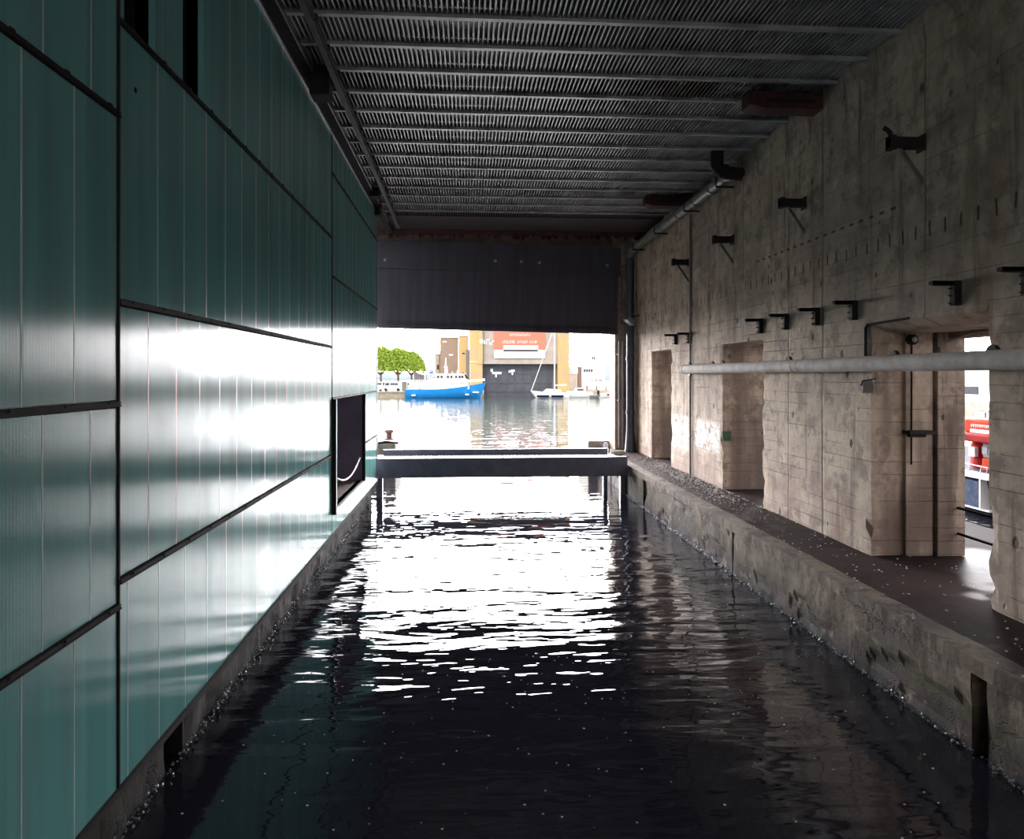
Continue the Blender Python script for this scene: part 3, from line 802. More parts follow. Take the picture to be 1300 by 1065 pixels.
tag(b.build('door_cable', 'hose_black', smooth=True), 'pair of dark cables bent round the top corner of the nearest doorway', 'cable')
q0 = onX(1226, 415, XO - .32); b = MB()
b.tube([(XO - .32, 11.08, 4.56), (XO - .33, 10.5, 4.66), (XO - .33, 9.7, 4.68), (XO - .33, 9.0, 4.66), (XO - .33, 8.8, 4.56)], .02, 6)
tag(b.build('head_cable', 'white_pvc', smooth=True), 'pale cable looped under the head of the nearest doorway', 'cable')
hr = thing('safety_rail', 'two-bar black safety rail across the nearest doorway', 'railing', (XO - .1, 9.9, ZQ))
for z in (1.84, 1.42):
    b = MB(); b.tube([(XO - .15, 8.59, z), (XO - .15, 11.26, z)], .022, 8); b.build('bar', 'hose_black', hr, smooth=True)
for yy in (8.63, 11.17):
    b = MB(); b.box(XO - .19, XO - .11, yy - .03, yy + .03, 1.30, 1.95); b.build('fixing_plate', 'hose_black', hr)

# ------------------------------------------------------------------ uncountable bits
b = MB()
for i in range(1250):
    if i < 850:
        Y = random.triangular(13.5, 24.5, 20.5); X = min(XW - .03, max(XQ + .05, random.gauss(6.25, .30)))
    else:
        Y = random.uniform(6, 26); X = random.uniform(XQ + .05, XW + .9 if 8.7 < Y < 11.1 else XW - .02)
    r = random.uniform(.008, .022) * (1.15 if Y > 16 else .9)
    b.ball((X, Y, ZQ + .012 + r * .4), r, 1, (1, 1, .6), .2)
stuff(b.build('gravel', 'droppings'), 'pale gravel chips scattered over the dark walkway', 'gravel')
b = MB()
for i in range(900):
    Y = 24 - abs(random.gauss(0, 9)) if random.random() < .6 else random.uniform(5.5, 23)
    if Y < 4.5: continue
    r = random.uniform(.006, .017); b.ball((XQ - .015 + random.uniform(-.03, .02), Y, random.uniform(-.01, .07)), r, 1, (1, 1.3, .8), .3)
stuff(b.build('mussels', 'mussel'), 'dark and pale mussels crusting the waterline of the right quay', 'mussels')
b = MB()
for i in range(700):
    Y = random.uniform(5.5, 22); r = random.uniform(.006, .018)
    b.ball((XL + .02 + random.uniform(-.02, .05), Y, random.uniform(-.01, .10)), r, 1, (1, 1.3, .8), .3)
stuff(b.build('mussels', 'mussel'), 'dark and pale mussels crusting the waterline under the glass facade', 'mussels')
b = MB()
for i in range(260):
    Y = random.triangular(5.2, 13, 9); X = random.uniform(-2.6, 5.1); r = random.uniform(.004, .012)
    b.ball((X, Y, .003), r, 1, (1.3, 1, .35), .2)
stuff(b.build('floating_flecks', 'droppings'), 'tiny pale flecks drifting on the dark near water', 'flecks')

# ================================================================== across the basin
YF = 130.0
def fx(u, Y=YF): return onY(u, 480, Y).x
def fz(v, Y=YF, u=600): return onY(u, v, Y).z
# far quay
b = MB(); b.box(-160, fx(612), YF, 145, -1, 1.1); b.box(fx(708), 120, YF, 145, -1, 1.1); b.box(-160, 120, 140, 145, -1, 1.1)
b.box(-160, fx(612), YF - .15, YF, .85, 1.15)
struct(b.build('far_quay', 'kerb'))

# ---- fortified lock building
YB = 134.0
lk = thing('lock_bunker', 'huge weathered concrete lock bunker with ochre pillars and a dark steel lock door', 'building', (fx(660), YB, 0))
ztop = 17.0
b = MB(); b.box(fx(612, YB), fx(708, YB), YB, YB + 14, fz(462, YB), ztop); b.box(fx(596, YB), fx(722, YB), YB + 4, YB + 16, 9, ztop); b.build('wall', 'bunker', lk)
b = MB(); b.box(fx(596, YB), fx(612.5, YB), YB - .7, YB + 14, -.5, ztop); b.box(fx(607, YB), fx(612.5, YB), YB - .9, YB, fz(462, YB), ztop); b.build('pillar', 'ochre', lk)
b = MB(); b.box(fx(707.5, YB), fx(722, YB), YB - .7, YB + 14, -.5, ztop); b.build('pillar', 'ochre', lk)
b = MB(); b.box(fx(611, YB), fx(709, YB), YB + 1.2, YB + 1.6, -.5, fz(462, YB) + .1); ld = b.build('lock_door', 'lockdoor', lk)
b = MB()
for i in range(1, 9):
    xx = fx(612 + 96 * i / 9, YB); b.box(xx - .12, xx + .12, YB + 1.08, YB + 1.2, 0, fz(463, YB))
for v in (474, 486, 497): b.box(fx(612, YB), fx(708, YB), YB + 1.1, YB + 1.2, fz(v, YB) - .1, fz(v, YB) + .1)
b.build('stiffener', 'lockdoor', ld)
b = MB(); b.box(fx(612, YB), fx(708, YB), YB - .12, YB + .2, fz(462, YB), fz(459.5, YB)); b.build('beam', 'bunker', lk)
b = MB()
for grp, dy in ((((609, 613, 431, 436),), -.93), (((614, 616, 432, 437),), -.03), (((617, 622, 430.5, 432), (617, 618, 431, 437), (621, 622, 431, 437)), -.03), (((623, 627, 432, 434), (623, 624, 432, 438)), -.03),
                (((623, 626, 468, 472), (625, 637, 472, 475), (629, 631, 475, 479)), 1.02), (((646, 649, 470, 473), (649, 654, 469, 472), (650, 652, 472, 476)), 1.02)):
    b = MB()
    for (u0, u1, v0, v1) in grp: b.box(fx(u0, YB), fx(u1, YB), YB + dy, YB + dy + .1, fz(v1, YB), fz(v0, YB))
    b.build('graffiti', 'white', lk)
b = MB(); b.box(fx(596, YB), fx(610, YB), YB - .8, YB - .69, fz(459.7, YB), fz(459, YB)); b.tube([(fx(597, YB), YB - .8, 1.2), (fx(597, YB), YB - .8, 6.2)], .05, 6)
b.build('ledge', 'offwhite', lk)
b = MB(); b.box(fx(594, YB), fx(614, YB), YB - 2.6, YB - .6, -.6, fz(494.5, YB)); b.build('footing', 'stone_pale', lk)
b = MB(); b.box(fx(706, YB), fx(724, YB), YB - 2.2, YB - .6, -.6, fz(496, YB)); b.build('footing', 'stone_pale', lk)
# ---- banner with two lines of small white lettering
bn = thing('banner', 'large red and white banner hung on the lock bunker front', 'banner', (fx(660, YB), YB - .2, 8))
b = MB(); b.box(fx(627, YB), fx(692, YB), YB - .22, YB - .14, fz(447, YB), fz(416, YB)); b.build('red_cloth', 'bannerred', bn)
b = MB(); b.box(fx(627, YB), fx(692, YB), YB - .26, YB - .22, fz(454.5, YB), fz(444, YB)); b.box(fx(639, YB), fx(683, YB), YB - .26, YB - .22, fz(446, YB), fz(438.5, YB)); b.build('white_cloth', 'white', bn)
def letters(u0, u1, v0, v1, step):
    u = u0; b = MB()
    while u < u1:
        w = step * random.uniform(.5, .8); vm = (v0 + v1) / 2
        b.box(fx(u, YB), fx(u + w * .3, YB), YB - .25, YB - .22, fz(v1, YB), fz(v0, YB))
        k = random.random()
        if k < .7: b.box(fx(u, YB), fx(u + w, YB), YB - .25, YB - .22, fz(v0 + .5, YB), fz(v0, YB))
        if k > .3: b.box(fx(u, YB), fx(u + w, YB), YB - .25, YB - .22, fz(vm + .25, YB), fz(vm - .25, YB))
        if k > .5: b.box(fx(u, YB), fx(u + w, YB), YB - .25, YB - .22, fz(v1, YB), fz(v1 - .5, YB))
        u += step
    b.build('lettering', 'white', bn)
letters(647, 672, 423.5, 426.5, 1.9); letters(638, 654, 432, 436, 2.0); letters(657, 670, 432.5, 435.5, 1.7); letters(672, 682, 432.5, 435.5, 1.7)
# ---- older blocks to the left of it
def blockhouse(label, u0, u1, v0, Y, dep, m, side=None):
    t = thing('concrete_blockhouse', label, 'building', (fx((u0 + u1) / 2, Y), Y, 1.1))
    zt = fz(v0, Y)
    b = MB(); b.box(fx(u0, Y), fx(u1, Y), Y, Y + dep, 1.0, zt); b.build('walls', m, t, bevel=.05)
    b = MB(); b.box(fx(u0, Y) - .02, fx(u1, Y) + .02, Y - .1, Y + dep + .1, zt, zt + .18); b.build('parapet', m, t)
    return t
t = blockhouse('tall brown concrete blockhouse behind the blue boat mast', 558.5, 581.8, 429, 138.5, 6, 'brownbunker')
b = MB(); b.box(fx(562, 138.5), fx(567, 138.5), 138.47, 138.5, fz(434.5, 138.5), fz(433, 138.5)); b.build('pale_patch', 'offwhite', t)
b = MB(); b.box(fx(570, 138.5), fx(575, 138.5), 138.47, 138.5, fz(451.5, 138.5), fz(449.5, 138.5)); b.build('pale_patch', 'offwhite', t)
t = blockhouse('ochre concrete blockhouse between the brown one and the lock bunker', 582.4, 595, 427, 137.5, 6, 'ochre')
b = MB(); b.box(fx(591.5, 137.5), fx(595.8, 137.5), 137.4, 137.5, 1.1, fz(444, 137.5)); b.build('doorway', 'greypaint', t)
b = MB(); b.box(fx(587, 137.5), fx(590, 137.5), 137.42, 137.5, fz(449.5, 137.5), fz(448, 137.5)); b.build('vent', 'black', t)
t = blockhouse('low narrow concrete blockhouse left of the tall brown one', 552, 557.8, 450, 139.5, 5, 'bunker')
b = MB(); b.box(fx(555, 139.5), fx(557, 139.5), 139.45, 139.5, fz(469, 139.5), fz(463, 139.5)); b.build('window', 'black', t)

# ---- umbrella pines
def pine(u, Y, vt, vb, wpx, label, seed):
    rnd = random.Random(seed); x = fx(u, Y)
    zt, zb = fz(vt, Y), fz(vb, Y); R = wpx * .144 / 2 * Y / 130
    t = thing('umbrella_pine', label, 'tree', (x, Y, 1.1), 'umbrella pines on the far quay')
    b = MB(); b.tube([(x, Y, 1.05), (x + .1, Y, 2.4), (x + .05, Y, zb + .4)], [.26, .2, .16], 8)
    for k in range(6):
        a = k * PI / 3 + .3; b.tube([(x + .05, Y, zb - .2), (x + math.cos(a) * R * .35, Y + math.sin(a) * R * .35, zb + .8), (x + math.cos(a) * R * .6, Y + math.sin(a) * R * .6, zb + 1.5)], [.12, .09, .05], 6)
    b.build('trunk', 'bark', t, smooth=True)
    b = MB()
    for i in range(2200):
        a = rnd.uniform(0, 2 * PI); r = math.sqrt(rnd.random()) * R; hh = math.sqrt(max(0, 1 - (r / R) ** 2))
        lo = zb + .9 * (r / R) ** .5 * .5; hi = zb + .5 + (zt - zb - .5) * hh
        z = lo + (hi - lo) * (rnd.random() ** .45)
        s = rnd.uniform(.13, .30)
        c = Vector((x + math.cos(a) * r, Y + math.sin(a) * r, z))
        for q in range(4):
            d = Vector((rnd.uniform(-1, 1), rnd.uniform(-1, 1), rnd.uniform(-.2, 1))).normalized(); e = d.cross(Vector((rnd.random(), rnd.random(), rnd.random()))).normalized() * s * .6
            b.add([c - e, c + e, c + d * s * 1.6, c + d * s - e * .8], [(0, 1, 2), (0, 2, 3)])
    b.build('crown', 'needles', t)
pine(483, 134.0, 440, 475, 44, 'umbrella pine at the left end of the far quay, half hidden by the facade', 1)
pine(505, 134.5, 442.5, 475, 46, 'umbrella pine in the middle of the far group', 2)
pine(522, 136, 446.5, 475.5, 36, 'umbrella pine at the right end of the far group', 3)

# ---- vans and cars on the far quay
def make_van(m):
    t = thing('van', '', 'van', (0, 0, 0), 'vehicles parked on the far quay')
    b = MB(); b.prism([(-2.3, .35), (2.2, .35), (2.3, .9), (1.9, 1.15), (1.35, 1.95), (-2.25, 2.0)], -.95, .95); b.build('body', m, t, bevel=.06)
    b = MB(); b.prism([(.6, 1.2), (1.75, 1.2), (1.3, 1.8), (.6, 1.8)], -.97, .97); b.prism([(-1.4, 1.3), (.4, 1.3), (.4, 1.75), (-1.4, 1.75)], -.965, .965); b.build('windows', 'winglass', t)
    for (xx, yy) in ((-1.4, -.9), (1.4, -.9), (-1.4, .9), (1.4, .9)):
        b = MB(); b.tube([(xx, yy - .1, .33), (xx, yy + .1, .33)], .33, 12); b.build('wheel', 'tire', t)
    return t
v0 = make_van('white')
vl = [(483, 133.4, 1.12, 0, 'white van parked under the leftmost pine trunk'), (498, 131.4, 1.12, PI, 'white van parked near the quay edge between the two pine trunks'),
      (523, 134.6, 1.12, 0, 'white van parked under the right-hand pine'), (540, 131.9, 1.12, PI, 'white van parked left of the blue road sign')]
for i, (u, Y, z, r, l) in enumerate(vl):
    o = v0 if i == 0 else dup(v0, (0, 0, 0)); o.location = (fx(u, Y), Y, z); o.scale = (.8, .8, .85); o.rotation_euler = (0, 0, r); o['label'] = l
b = MB(); b.box(fx(510.5, 131), fx(516.5, 131), 131, 133, 1.05, fz(485, 131)); b.box(fx(510, 131), fx(517, 131), 130.95, 133.05, fz(485, 131), fz(484.3, 131))
tag(b.build('storage_box', 'greypaint', bevel=.04), 'dark grey storage box at the quay edge left of the blue boat', 'box')
fn = thing('board_fence', 'brown board fence with grey posts behind the blue boat stern', 'fence', (fx(532, 137), 137, 1.1))
b = MB(); 
for i in range(7): b.box(fx(526 + i * 1.7, 137), fx(527.4 + i * 1.7, 137), 137, 137.1, 1.05, fz(472, 137))
b.build('boards', 'fencebrown', fn)
for u in (537.5, 541): 
    b = MB(); b.box(fx(u, 137), fx(u + 1, 137), 136.9, 137.1, 1.05, fz(471, 137)); b.build('post', 'galv', fn)
sg = thing('road_sign', 'small blue road sign on a post in front of the low blockhouse', 'sign', (fx(547, 136), 136, 1.1))
b = MB(); b.tube([(fx(547, 136), 136, 1.05), (fx(547, 136), 136, fz(469, 136))], .05, 6); b.build('post', 'galv', sg)
b = MB(); b.box(fx(544.6, 136), fx(549.6, 136), 135.93, 135.97, fz(474.5, 136), fz(469.5, 136)); sp_ = b.build('plate', 'signblue', sg, bevel=.01)
b = MB(); b.box(fx(546, 136), fx(547.6, 136), 135.91, 135.93, fz(472.2, 136), fz(470.6, 136)); b.build('symbol', 'white', sp_)
lm = thing('lamp_post', 'tall thin lamp post left of the narrow blockhouse', 'lamp post', (fx(550, 138), 138, 1.1))
b = MB(); b.tube([(fx(550, 138), 138, 1.05), (fx(550, 138), 138, fz(447, 138))], [.09, .05], 8); b.build('pole', 'galv', lm)
b = MB(); b.box(fx(549, 138), fx(551, 138), 137.6, 138.1, fz(447, 138), fz(446, 138)); b.build('lamp_head', 'galv', lm)

# ---- boats
def hull(L, B, zs, zb, zk=-.5, rake=1.2, n=18):
    """stern at x=0, bow at x=L; sheer from zs (stern) to zb (bow)"""
    b = MB(); rows = []
    for i in range(n + 1):
        t = i / n; x = L * t
        hb = B / 2 * (min(1, .8 + t * .6) if t < .5 else max(.02, 1 - ((t - .5) / .5) ** 2.2))
        zd = zs + (zb - zs) * max(0, (t - .35) / .65) ** 1.6
        sec = []
        for k, (w, s) in enumerate(((0, 0), (.55, .05), (.82, .35), (.95, .7), (1, 1))):
            zz = zk + (zd - zk) * s
            xx = x - (1 - s) * rake * max(0, (t - .6) / .4) ** 1.5
            sec.append((xx, hb * w * (1 if s > .3 else (1 - .5 * t)), zz))
        rows.append(sec)
    m = 5
    vs = [p for r in rows for p in r] + [(p[0], -p[1], p[2]) for r in rows for p in r]; o = (n + 1) * m
    fs = []
    for i in range(n):
        for k in range(m - 1):
            a = i * m + k; fs.append((a, a + m, a + m + 1, a + 1)); fs.append((o + a, o + a + 1, o + a + m + 1, o + a + m))
        a = i * m + m - 1; fs.append((a, a + m, o + a + m, o + a))
    fs.append(tuple(range(m)) + tuple(o + k for k in range(m - 1, -1, -1)))
    b.add(vs, fs); return b, rows
def place(mb, ox, oy, oz=0): mb.v = [Vector((v.x + ox, v.y + oy, v.z + oz)) for v in mb.v]; return mb

YBT = 126.5; x0 = fx(515, YBT); L = fx(617, YBT) - x0
bt = thing('work_boat', 'blue-hulled work boat with white wheelhouse moored across the basin', 'boat', (x0 + L / 2, YBT, 0))
hb, rows = hull(L, 4.2, 1.55, 2.75); place(hb, x0, YBT); hb.build('hull', 'hullblue', bt, smooth=True, clean=True)
def X_(u): return fx(u, YBT - 2)
def Z_(v): return fz(v, YBT - 2)
b = MB()   # white bulwark strip along the forward half
pts = [(X_(u), YBT - 2.0 + d, Z_(v)) for u, v, d in ((531, 489.5, 0), (560, 489.3, 0), (566, 487, 0), (585, 485.8, .15), (600, 485.0, .6), (612, 484, 1.5), (616, 483.6, 1.9))]
for i in range(len(pts) - 1):
    p, q = Vector(pts[i]), Vector(pts[i + 1]); up = Vector((0, 0, .45)); th = Vector((0, .06, 0))
    b.add([p, q, q + up, p + up, p + th, q + th, q + up + th, p + up + th], [(0, 1, 2, 3), (7, 6, 5, 4), (3, 2, 6, 7), (0, 4, 5, 1), (0, 3, 7, 4), (1, 5, 6, 2)])
b.build('bulwark', 'white', bt)
b = MB(); b.prism([(X_(541), 1.4), (X_(596), 1.6), (X_(594), Z_(481)), (X_(545), Z_(481)), ], YBT - 1.5, YBT + 1.5); dk = b.build('deckhouse', 'white', bt, bevel=.05)
b = MB(); b.prism([(X_(552), Z_(482)), (X_(592), Z_(482)), (X_(589), Z_(474.5)), (X_(554), Z_(475.5))], YBT - 1.35, YBT + 1.35); b.box(X_(551), X_(592), YBT - 1.5, YBT + 1.5, Z_(475), Z_(474.2)); wh = b.build('wheelhouse', 'white', bt, bevel=.04)
for u in (556, 560.5, 568.5, 573, 579, 583.5, 587):
    b = MB(); b.box(X_(u - 1.4), X_(u + 1.4), YBT - 1.47, YBT - 1.33, Z_(480), Z_(476.8)); b.build('window', 'winglass', wh)
b = MB(); b.tube([(X_(565.5), YBT, Z_(475)), (X_(565.5), YBT, Z_(454))], [.22, .08], 8); b.box(X_(563), X_(568), YBT - .1, YBT + .1, Z_(466.5), Z_(465.3)); b.box(X_(564), X_(568), YBT - .3, YBT + .3, Z_(473), Z_(468)); b.build('mast', 'white', bt)
b = MB(); b.tube([(X_(580.5), YBT, Z_(475)), (X_(580.5), YBT, Z_(470))], .1, 6); b.tube([(X_(574), YBT, Z_(475)), (X_(574), YBT, Z_(471.5))], .06, 6); b.build('aerial', 'white', bt)
b = MB(); b.tube([(X_(587), YBT - .5, Z_(473.5)), (X_(595), YBT - .5, Z_(483))], .22, 8); b.build('davit', 'dark_steel', bt)
b = MB()
for i in range(9):
    u = 516.5 + i * 3; b.tube([(X_(u), YBT - 1.75, 1.5), (X_(u), YBT - 1.75, Z_(482.5))], .04, 5)
b.tube([(X_(516.5), YBT - 1.75, Z_(482.5)), (X_(541), YBT - 1.75, Z_(482.5))], .045, 5); b.tube([(X_(516.5), YBT - 1.75, Z_(486)), (X_(541), YBT - 1.75, Z_(486))], .035, 5)
b.tube([(X_(548), YBT - 1.4, Z_(477.5)), (X_(556), YBT - 1.4, Z_(477.5))], .05, 5); b.tube([(X_(548), YBT - 1.4, Z_(481)), (X_(548), YBT - 1.4, Z_(477.5))], .05, 5); b.build('handrail', 'white', bt)
b = MB(); b.box(X_(519), X_(531), YBT - 1.4, YBT + 1.2, 1.5, Z_(486.5)); b.box(X_(533), X_(537), YBT - 1, YBT + 1, 1.5, Z_(485)); b.build('deck_locker', 'offwhite', bt, bevel=.05)
for (u, v, w) in ((525, 501.5, 2.4), (593, 500.5, 2.4), (604, 497.8, 4.0)):
    hbw = 2.1 if u < 560 else (1.9 if u < 600 else 1.35)
    b = MB(); b.box(X_(u - w), X_(u + w), YBT - hbw - .06, YBT - hbw + .3, Z_(v + 1), Z_(v - .7)); b.build('hull_mark', 'white', bt)

YS = 126.0; xs = fx(673, YS); LS = fx(722, YS) - xs
sb_ = thing('sailing_boat', 'white sailing yacht with tall mast moored before the lock door', 'boat', (xs + LS / 2, YS, 0))
hb, _ = hull(LS, 2.6, .95, 1.35, -.4, 1.3); hb.v = [Vector((LS - v.x, v.y, v.z)) for v in hb.v]; place(hb, xs, YS); hb.build('hull', 'white', sb_, smooth=True, clean=True)
b = MB()
for u0, u1 in ((681, 696), (699, 714)):
    b.box(fx(u0, YS), fx(u1, YS), YS - 1.32, YS - 1.0, .12, .5)
b.build('navy_stripe', 'navy', sb_)
b = MB(); b.prism([(fx(688, YS), .9), (fx(713, YS), .9), (fx(711, YS), 1.5), (fx(694, YS), 1.6), ], YS - .7, YS + .7); b.build('cabin', 'offwhite', sb_, bevel=.05)
b = MB(); xm = fx(704, YS); b.tube([(xm, YS, .9), (xm, YS, 14.2)], [.14, .10], 8); b.box(xm - .03, xm + .03, YS - .9, YS + .9, 7.4, 7.5); b.build('mast', 'white', sb_)
b = MB(); b.tube([(xm + .1, YS, 2.2), (fx(719, YS), YS, 2.3)], .11, 8); b.build('boom', 'white', sb_)
b = MB(); xm2 = xm
b.tube([(xs + .25, YS, 1.35), (xm - .05, YS, 12.6)], .07, 6); b.build('furled_sail', 'offwhite', sb_)
b = MB(); b.tube([(fx(721, YS), YS, 1.1), (xm, YS, 14.0)], .02, 4); b.tube([(xm - .6, YS - 1.1, 1.1), (xm - .02, YS - .9, 7.45), (xm, YS, 13)], .02, 4); b.build('stay', 'galv', sb_)

YM = 127.5; x0 = fx(719, YM); LM = fx(752, YM) - x0
mb_ = thing('motor_boat', 'low white motor boat moored to the right of the sailing yacht', 'boat', (x0 + LM / 2, YM, 0))
hb, _ = hull(LM, 2.2, .9, 1.2, -.3, .8); hb.v = [Vector((LM - v.x, v.y, v.z)) for v in hb.v]; place(hb, x0, YM); hb.build('hull', 'white', mb_, smooth=True, clean=True)
b = MB(); b.prism([(fx(728, YM), .8), (fx(743, YM), .8), (fx(741, YM), 1.75), (fx(731, YM), 1.75)], YM - .75, YM + .75); b.build('cabin', 'offwhite', mb_, bevel=.05)
b = MB(); b.box(fx(732, YM), fx(740, YM), YM - .78, YM + .78, 1.25, 1.6); b.build('window', 'winglass', mb_)
YD = 125.2; x0 = fx(749, YD); LD = fx(763, YD) - x0
dg = thing('dinghy', 'small dark dinghy with outboard at the right of the white motor boat', 'boat', (x0 + LD / 2, YD, 0))
hb, _ = hull(LD, 1.2, .5, .7, -.2, .5, 10); place(hb, x0, YD); hb.build('hull', 'greypaint', dg, smooth=True, clean=True)
b = MB(); b.box(x0 + 1.3, x0 + 1.7, YD - .2, YD + .2, .4, 1.3); b.build('console', 'dark_steel', dg, bevel=.03)
YT = 127.3; x0 = fx(760, YT); LT = fx(776, YT) - x0
td = thing('tender', 'little white tender moored at the far right of the basin', 'boat', (x0 + LT / 2, YT, 0))
hb, _ = hull(LT, 1.4, .75, .95, -.2, .5, 10); place(hb, x0, YT); hb.build('hull', 'white', td, smooth=True, clean=True)
b = MB(); b.tube([(fx(771, YT), YT - .76, .55), (fx(771, YT), YT - .70, .55)], .2, 10); b.build('fender', 'red', td)

# ---- white house and kiosk on the right of the far quay
YH = 141.0
hs = thing('house', 'pale flat-fronted house with small dark windows right of the lock bunker', 'building', (fx(753, YH), YH, 1.1))
b = MB(); b.box(fx(736, YH), fx(768, YH), YH, YH + 9, 1.0, fz(459, YH)); b.box(fx(750, YH), fx(766, YH), YH + .5, YH + 9, 5, fz(444, YH)); b.build('walls', 'white', hs, bevel=.03)
b = MB(); b.box(fx(735.5, YH), fx(768.5, YH), YH - .2, YH + 9.2, fz(459, YH), fz(458, YH)); b.box(fx(749.5, YH), fx(766.5, YH), YH + .3, YH + 9.2, fz(444, YH), fz(443, YH)); b.build('roof_edge', 'offwhite', hs)
for (u0, u1, v0, v1, d) in ((752, 756, 452.5, 456, .48), (757.3, 759, 452.5, 456, .48), (741, 746.5, 468.5, 472, -.02), (747, 752.5, 468.5, 472, -.02), (751, 752.5, 481, 484.5, -.02), (756, 758.5, 481.5, 484, -.02), (761, 764, 481.5, 484, -.02)):
    f = MB(); f.box(fx(u0, YH), fx(u1, YH), YH + d, YH + d + .1, fz(v1, YH), fz(v0, YH)); w = f.build('window', 'winglass', hs)
    f = MB(); f.box(fx((u0 + u1) / 2 - .2, YH), fx((u0 + u1) / 2 + .2, YH), YH + d - .03, YH + d, fz(v1, YH), fz(v0, YH)); f.build('mullion', 'white', w)
ks = thing('gateway_pillar', 'slim brown concrete pillar left of the pale house', 'pillar', (fx(736, 137), 137, 1.1))
b = MB(); b.box(fx(734, 137), fx(738.5, 137), 137, 138, 1.0, fz(466, 137)); b.build('shaft', 'fencebrown', ks)
b = MB(); b.box(fx(732.5, 137), fx(742, 137), 136.8, 138.2, fz(466, 137), fz(465, 137)); b.build('cap', 'offwhite', ks)
b = MB(); b.box(fx(723, 139), fx(733, 139), 139, 142, 1.0, fz(475, 139)); b.box(fx(722.7, 139), fx(733.3, 139), 138.9, 142.1, fz(475, 139), fz(474, 139))
tag(b.build('shed', 'offwhite', bevel=.03), 'small pale shed between the lock bunker and the brown pillar', 'shed')
cr = thing('dock_wall', 'low tan dock wall with posts in front of the pale house', 'wall', (fx(755, 133), 133, 1.1))
b = MB(); b.box(fx(742, 133), fx(778, 133), 133, 133.4, 1.05, fz(494.5, 133)); b.build('panel', 'stone_pale', cr)
for u in (745, 757, 769): 
    b = MB(); b.box(fx(u, 133), fx(u + 1, 133), 132.9, 133.5, 1.05, fz(490, 133)); b.build('post', 'fencebrown', cr)
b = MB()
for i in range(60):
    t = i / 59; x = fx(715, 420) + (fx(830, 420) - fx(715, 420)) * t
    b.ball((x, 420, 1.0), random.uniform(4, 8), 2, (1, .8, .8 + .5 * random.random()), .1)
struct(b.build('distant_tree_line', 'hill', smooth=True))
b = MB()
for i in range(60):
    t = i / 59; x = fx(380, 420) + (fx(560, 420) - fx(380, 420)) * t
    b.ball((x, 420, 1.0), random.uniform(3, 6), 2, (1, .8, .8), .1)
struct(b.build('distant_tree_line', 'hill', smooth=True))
b = MB(); b.box(-400, 400, 144, 700, -1, 1.0); struct(b.build('far_ground', 'tarmac'))

# ================================================================== red work boat seen through the nearest doorway
wb = thing('pilot_boat', 'red and navy work boat moored outside the nearest doorway', 'boat', (16.2, 20, 0))
xh = 14.6
def sy(u): return onX(u, 560, xh).y
def sz(v, u=1238): return onX(u, v, xh).z
b = MB(); hb, _ = hull(13, 4.2, 1.15, 1.7, -.5, 1.2)
hb.v = [Vector((xh + 2.1 + v.y, 15.5 + v.x, v.z)) for v in hb.v]; hb.build('hull', 'navy', wb, smooth=True, clean=True)
ya, yb_ = sy(1247), sy(1215)
b = MB(); b.box(xh - .06, xh + .25, ya, yb_, sz(643), sz(610)); pn = b.build('side_panel', 'panelblue', wb)
b = MB(); b.box(xh - .10, xh + .2, ya - .06, ya, sz(643), sz(606)); b.box(xh - .10, xh + .2, ya - .4, yb_, sz(606), sz(600)); b.box(xh - .10, xh + .2, ya - .4, yb_, sz(645), sz(643)); b.build('gunwale', 'white', wb)
b = MB()
for u in (1252, 1244, 1230, 1216): b.tube([(xh, sy(u), sz(602)), (xh + .05, sy(u), sz(590))], .015, 6)
b.tube([(xh + .05, sy(1258), sz(592)), (xh + .05, sy(1214), sz(590))], .018, 6); b.build('handrail', 'galv', wb)
xc = xh + .7
def cy(u): return onX(u, 560, xc).y
def cz(v): return onX(1238, v, xc).z
b = MB(); b.tube([(xc + .8, cy(1227), cz(606)), (xc + .8, cy(1227), cz(566)), (xc + .8, cy(1227), cz(560))], [.55, .55, .42], 16); cb = b.build('life_pod', 'red', wb, smooth=True)
b = MB(); b.box(xc + .16, xc + .3, cy(1231), cy(1223), cz(581), cz(569)); b.build('hatch', 'offwhite', cb)
b = MB(); b.box(xc + .2, xc + 1.6, cy(1262), cy(1238), cz(600), cz(581)); b.build('locker', 'orange', wb, bevel=.04)
b = MB(); b.box(xc + .25, xc + 1.6, cy(1262), cy(1237), cz(581), cz(562)); ca = b.build('cabin', 'greypaint', wb, bevel=.04)
for (u0, u1) in ((1245, 1238.5), (1252, 1246.5), (1259, 1253)):
    b = MB(); b.box(xc + .2, xc + .3, cy(u0), cy(u1), cz(576), cz(567)); b.build('window', 'glow_lens', ca)
b = MB(); b.box(xc - .1, xc + 2.4, cy(1266), cy(1208), cz(561), cz(551)); b.build('canopy', 'red', wb, bevel=.05)
b = MB(); b.box(xc + .3, xc + 2.0, cy(1264), cy(1212), cz(551), cz(534)); b.build('upper_cabin', 'orange', wb, bevel=.05)
b = MB()
u = 1222
while u < 1246:
    b.box(xc + .27, xc + .31, cy(u + 1.6), cy(u), cz(541), cz(540)); b.box(xc + .27, xc + .31, cy(u + .5), cy(u), cz(543.5), cz(539.5)); u += 2.6
b.box(xc + .27, xc + .31, cy(1250), cy(1221), cz(550.5), cz(546)); b.build('white_markings', 'white', wb)
b = MB(); b.box(xc + .5, xc + 1.9, cy(1262), cy(1218), cz(534), cz(522)); b.box(xc + .4, xc + 2.0, cy(1264), cy(1216), cz(522), cz(520)); fbx = b.build('flying_bridge', 'white', wb, bevel=.04)
for (u0, u1) in ((1232, 1225), (1240, 1233.5)):
    b = MB(); b.box(xc + .46, xc + .52, cy(u0), cy(u1), cz(531), cz(524)); b.build('window', 'winglass', fbx)
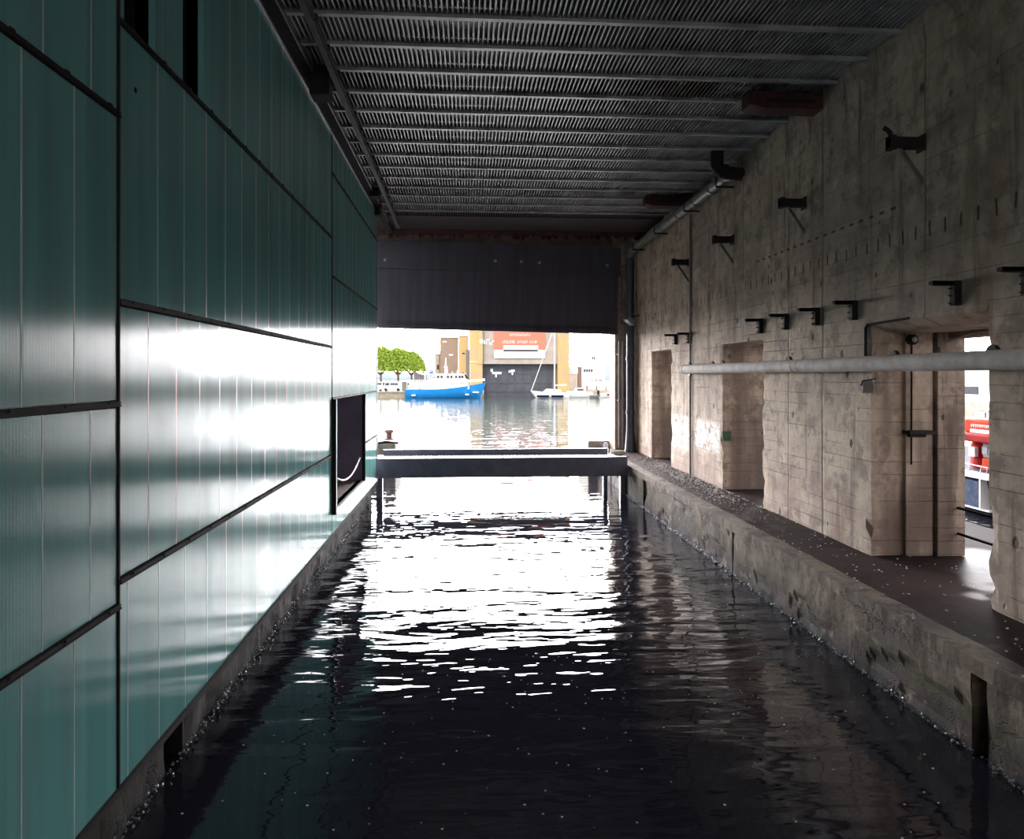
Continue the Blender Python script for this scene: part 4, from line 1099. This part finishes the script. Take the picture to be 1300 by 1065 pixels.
b = MB(); b.tube([(xc + .9, cy(1252), cz(551)), (xc + .9, cy(1252), 5.55)], [.16, .14], 10); b.build('funnel', 'offwhite', wb, smooth=True)
b = MB(); b.prism([(cy(1240), cz(520)), (cy(1236), cz(520)), (cy(1240.5), cz(503))], xc + 1.0, xc + 1.05, 'x'); b.build('flag', 'greypaint', wb)
b = MB(); b.tube([(xc + 1.02, cy(1236.5), cz(520)), (xc + 1.02, cy(1240.5), cz(496))], .02, 6); b.build('flag_staff', 'galv', wb)
# harbour side building beyond it
hb2 = thing('harbour_building', 'pale low harbour building with dark window rows beyond the red boat', 'building', (70, 80, 0))
b = MB(); b.box(64, 90, 60, 130, -.5, fz(476, 80) + 1.2); b.build('walls', 'white', hb2)
for k in range(14):
    b = MB(); b.box(63.9, 64.05, 62 + k * 4.6, 64.6 + k * 4.6, 1.6, 2.6); b.build('window', 'winglass', hb2)
b = MB(); b.box(63.6, 90.4, 59.6, 130.4, fz(476, 80) + 1.2, fz(476, 80) + 1.9); b.build('roof', 'slateroof', hb2)
b = MB(); b.box(58, 95, 50, 140, -1, .9); struct(b.build('harbour_quay', 'kerb'))

# ================================================================== light, sky, camera
w = bpy.data.worlds.new('World'); bpy.context.scene.world = w; w.use_nodes = True
nt = w.node_tree; bg = nt.nodes['Background']
tc = nt.nodes.new('ShaderNodeTexCoord'); sp = nt.nodes.new('ShaderNodeSeparateXYZ'); nt.links.new(tc.outputs['Generated'], sp.inputs[0])
def wm(op, a, b=None, c=None):
    nd = nt.nodes.new('ShaderNodeMath'); nd.operation = op
    for i_, v_ in enumerate((a, b, c)):
        if isinstance(v_, bpy.types.NodeSocket): nt.links.new(v_, nd.inputs[i_])
        elif v_ is not None: nd.inputs[i_].default_value = v_
    return nd.outputs[0]
def wr(v_, a, b, lo, hi):
    nd = nt.nodes.new('ShaderNodeMapRange'); nd.interpolation_type = 'SMOOTHSTEP'; nt.links.new(v_, nd.inputs[0])
    for i_, x_ in enumerate((a, b, lo, hi)): nd.inputs[1 + i_].default_value = x_
    return nd.outputs[0]
SKY, GLOW = 0.8, 13.5            # bright hazy sky, glow strengthened beyond the basin to light the bay
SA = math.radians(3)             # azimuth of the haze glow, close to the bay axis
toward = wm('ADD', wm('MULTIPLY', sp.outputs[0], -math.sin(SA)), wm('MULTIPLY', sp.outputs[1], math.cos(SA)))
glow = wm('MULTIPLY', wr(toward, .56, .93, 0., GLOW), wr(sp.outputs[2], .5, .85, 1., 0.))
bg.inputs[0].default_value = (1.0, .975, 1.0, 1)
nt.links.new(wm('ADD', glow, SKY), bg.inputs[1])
sl = bpy.data.lights.new('sun', 'SUN'); sl.energy = 0.6; sl.angle = math.radians(6); sl.color = (1, .95, .87)
so = bpy.data.objects.new('sun', sl); C.objects.link(so); so.rotation_euler = (math.radians(48), 0, math.radians(-25))

cam = bpy.data.cameras.new('camera'); co = bpy.data.objects.new('camera', cam); C.objects.link(co)
cam.sensor_fit = 'HORIZONTAL'; cam.sensor_width = 36; cam.lens = 36 * F / 1300
cam.shift_y = -(532.5 - HOR) / 1300
cam.clip_end = 2000; cam.clip_start = .05
co.location = (0, 0, H); co.rotation_euler = (PI / 2, 0, -TH)
sc = bpy.context.scene; sc.camera = co
vs_ = sc.view_settings; vs_.view_transform = 'Standard'; vs_.look = 'None'; vs_.exposure = 1.72; vs_.gamma = 1.0; vs_.use_curve_mapping = False
for o in bpy.data.objects:
    if '_w' in o: del o['_w']
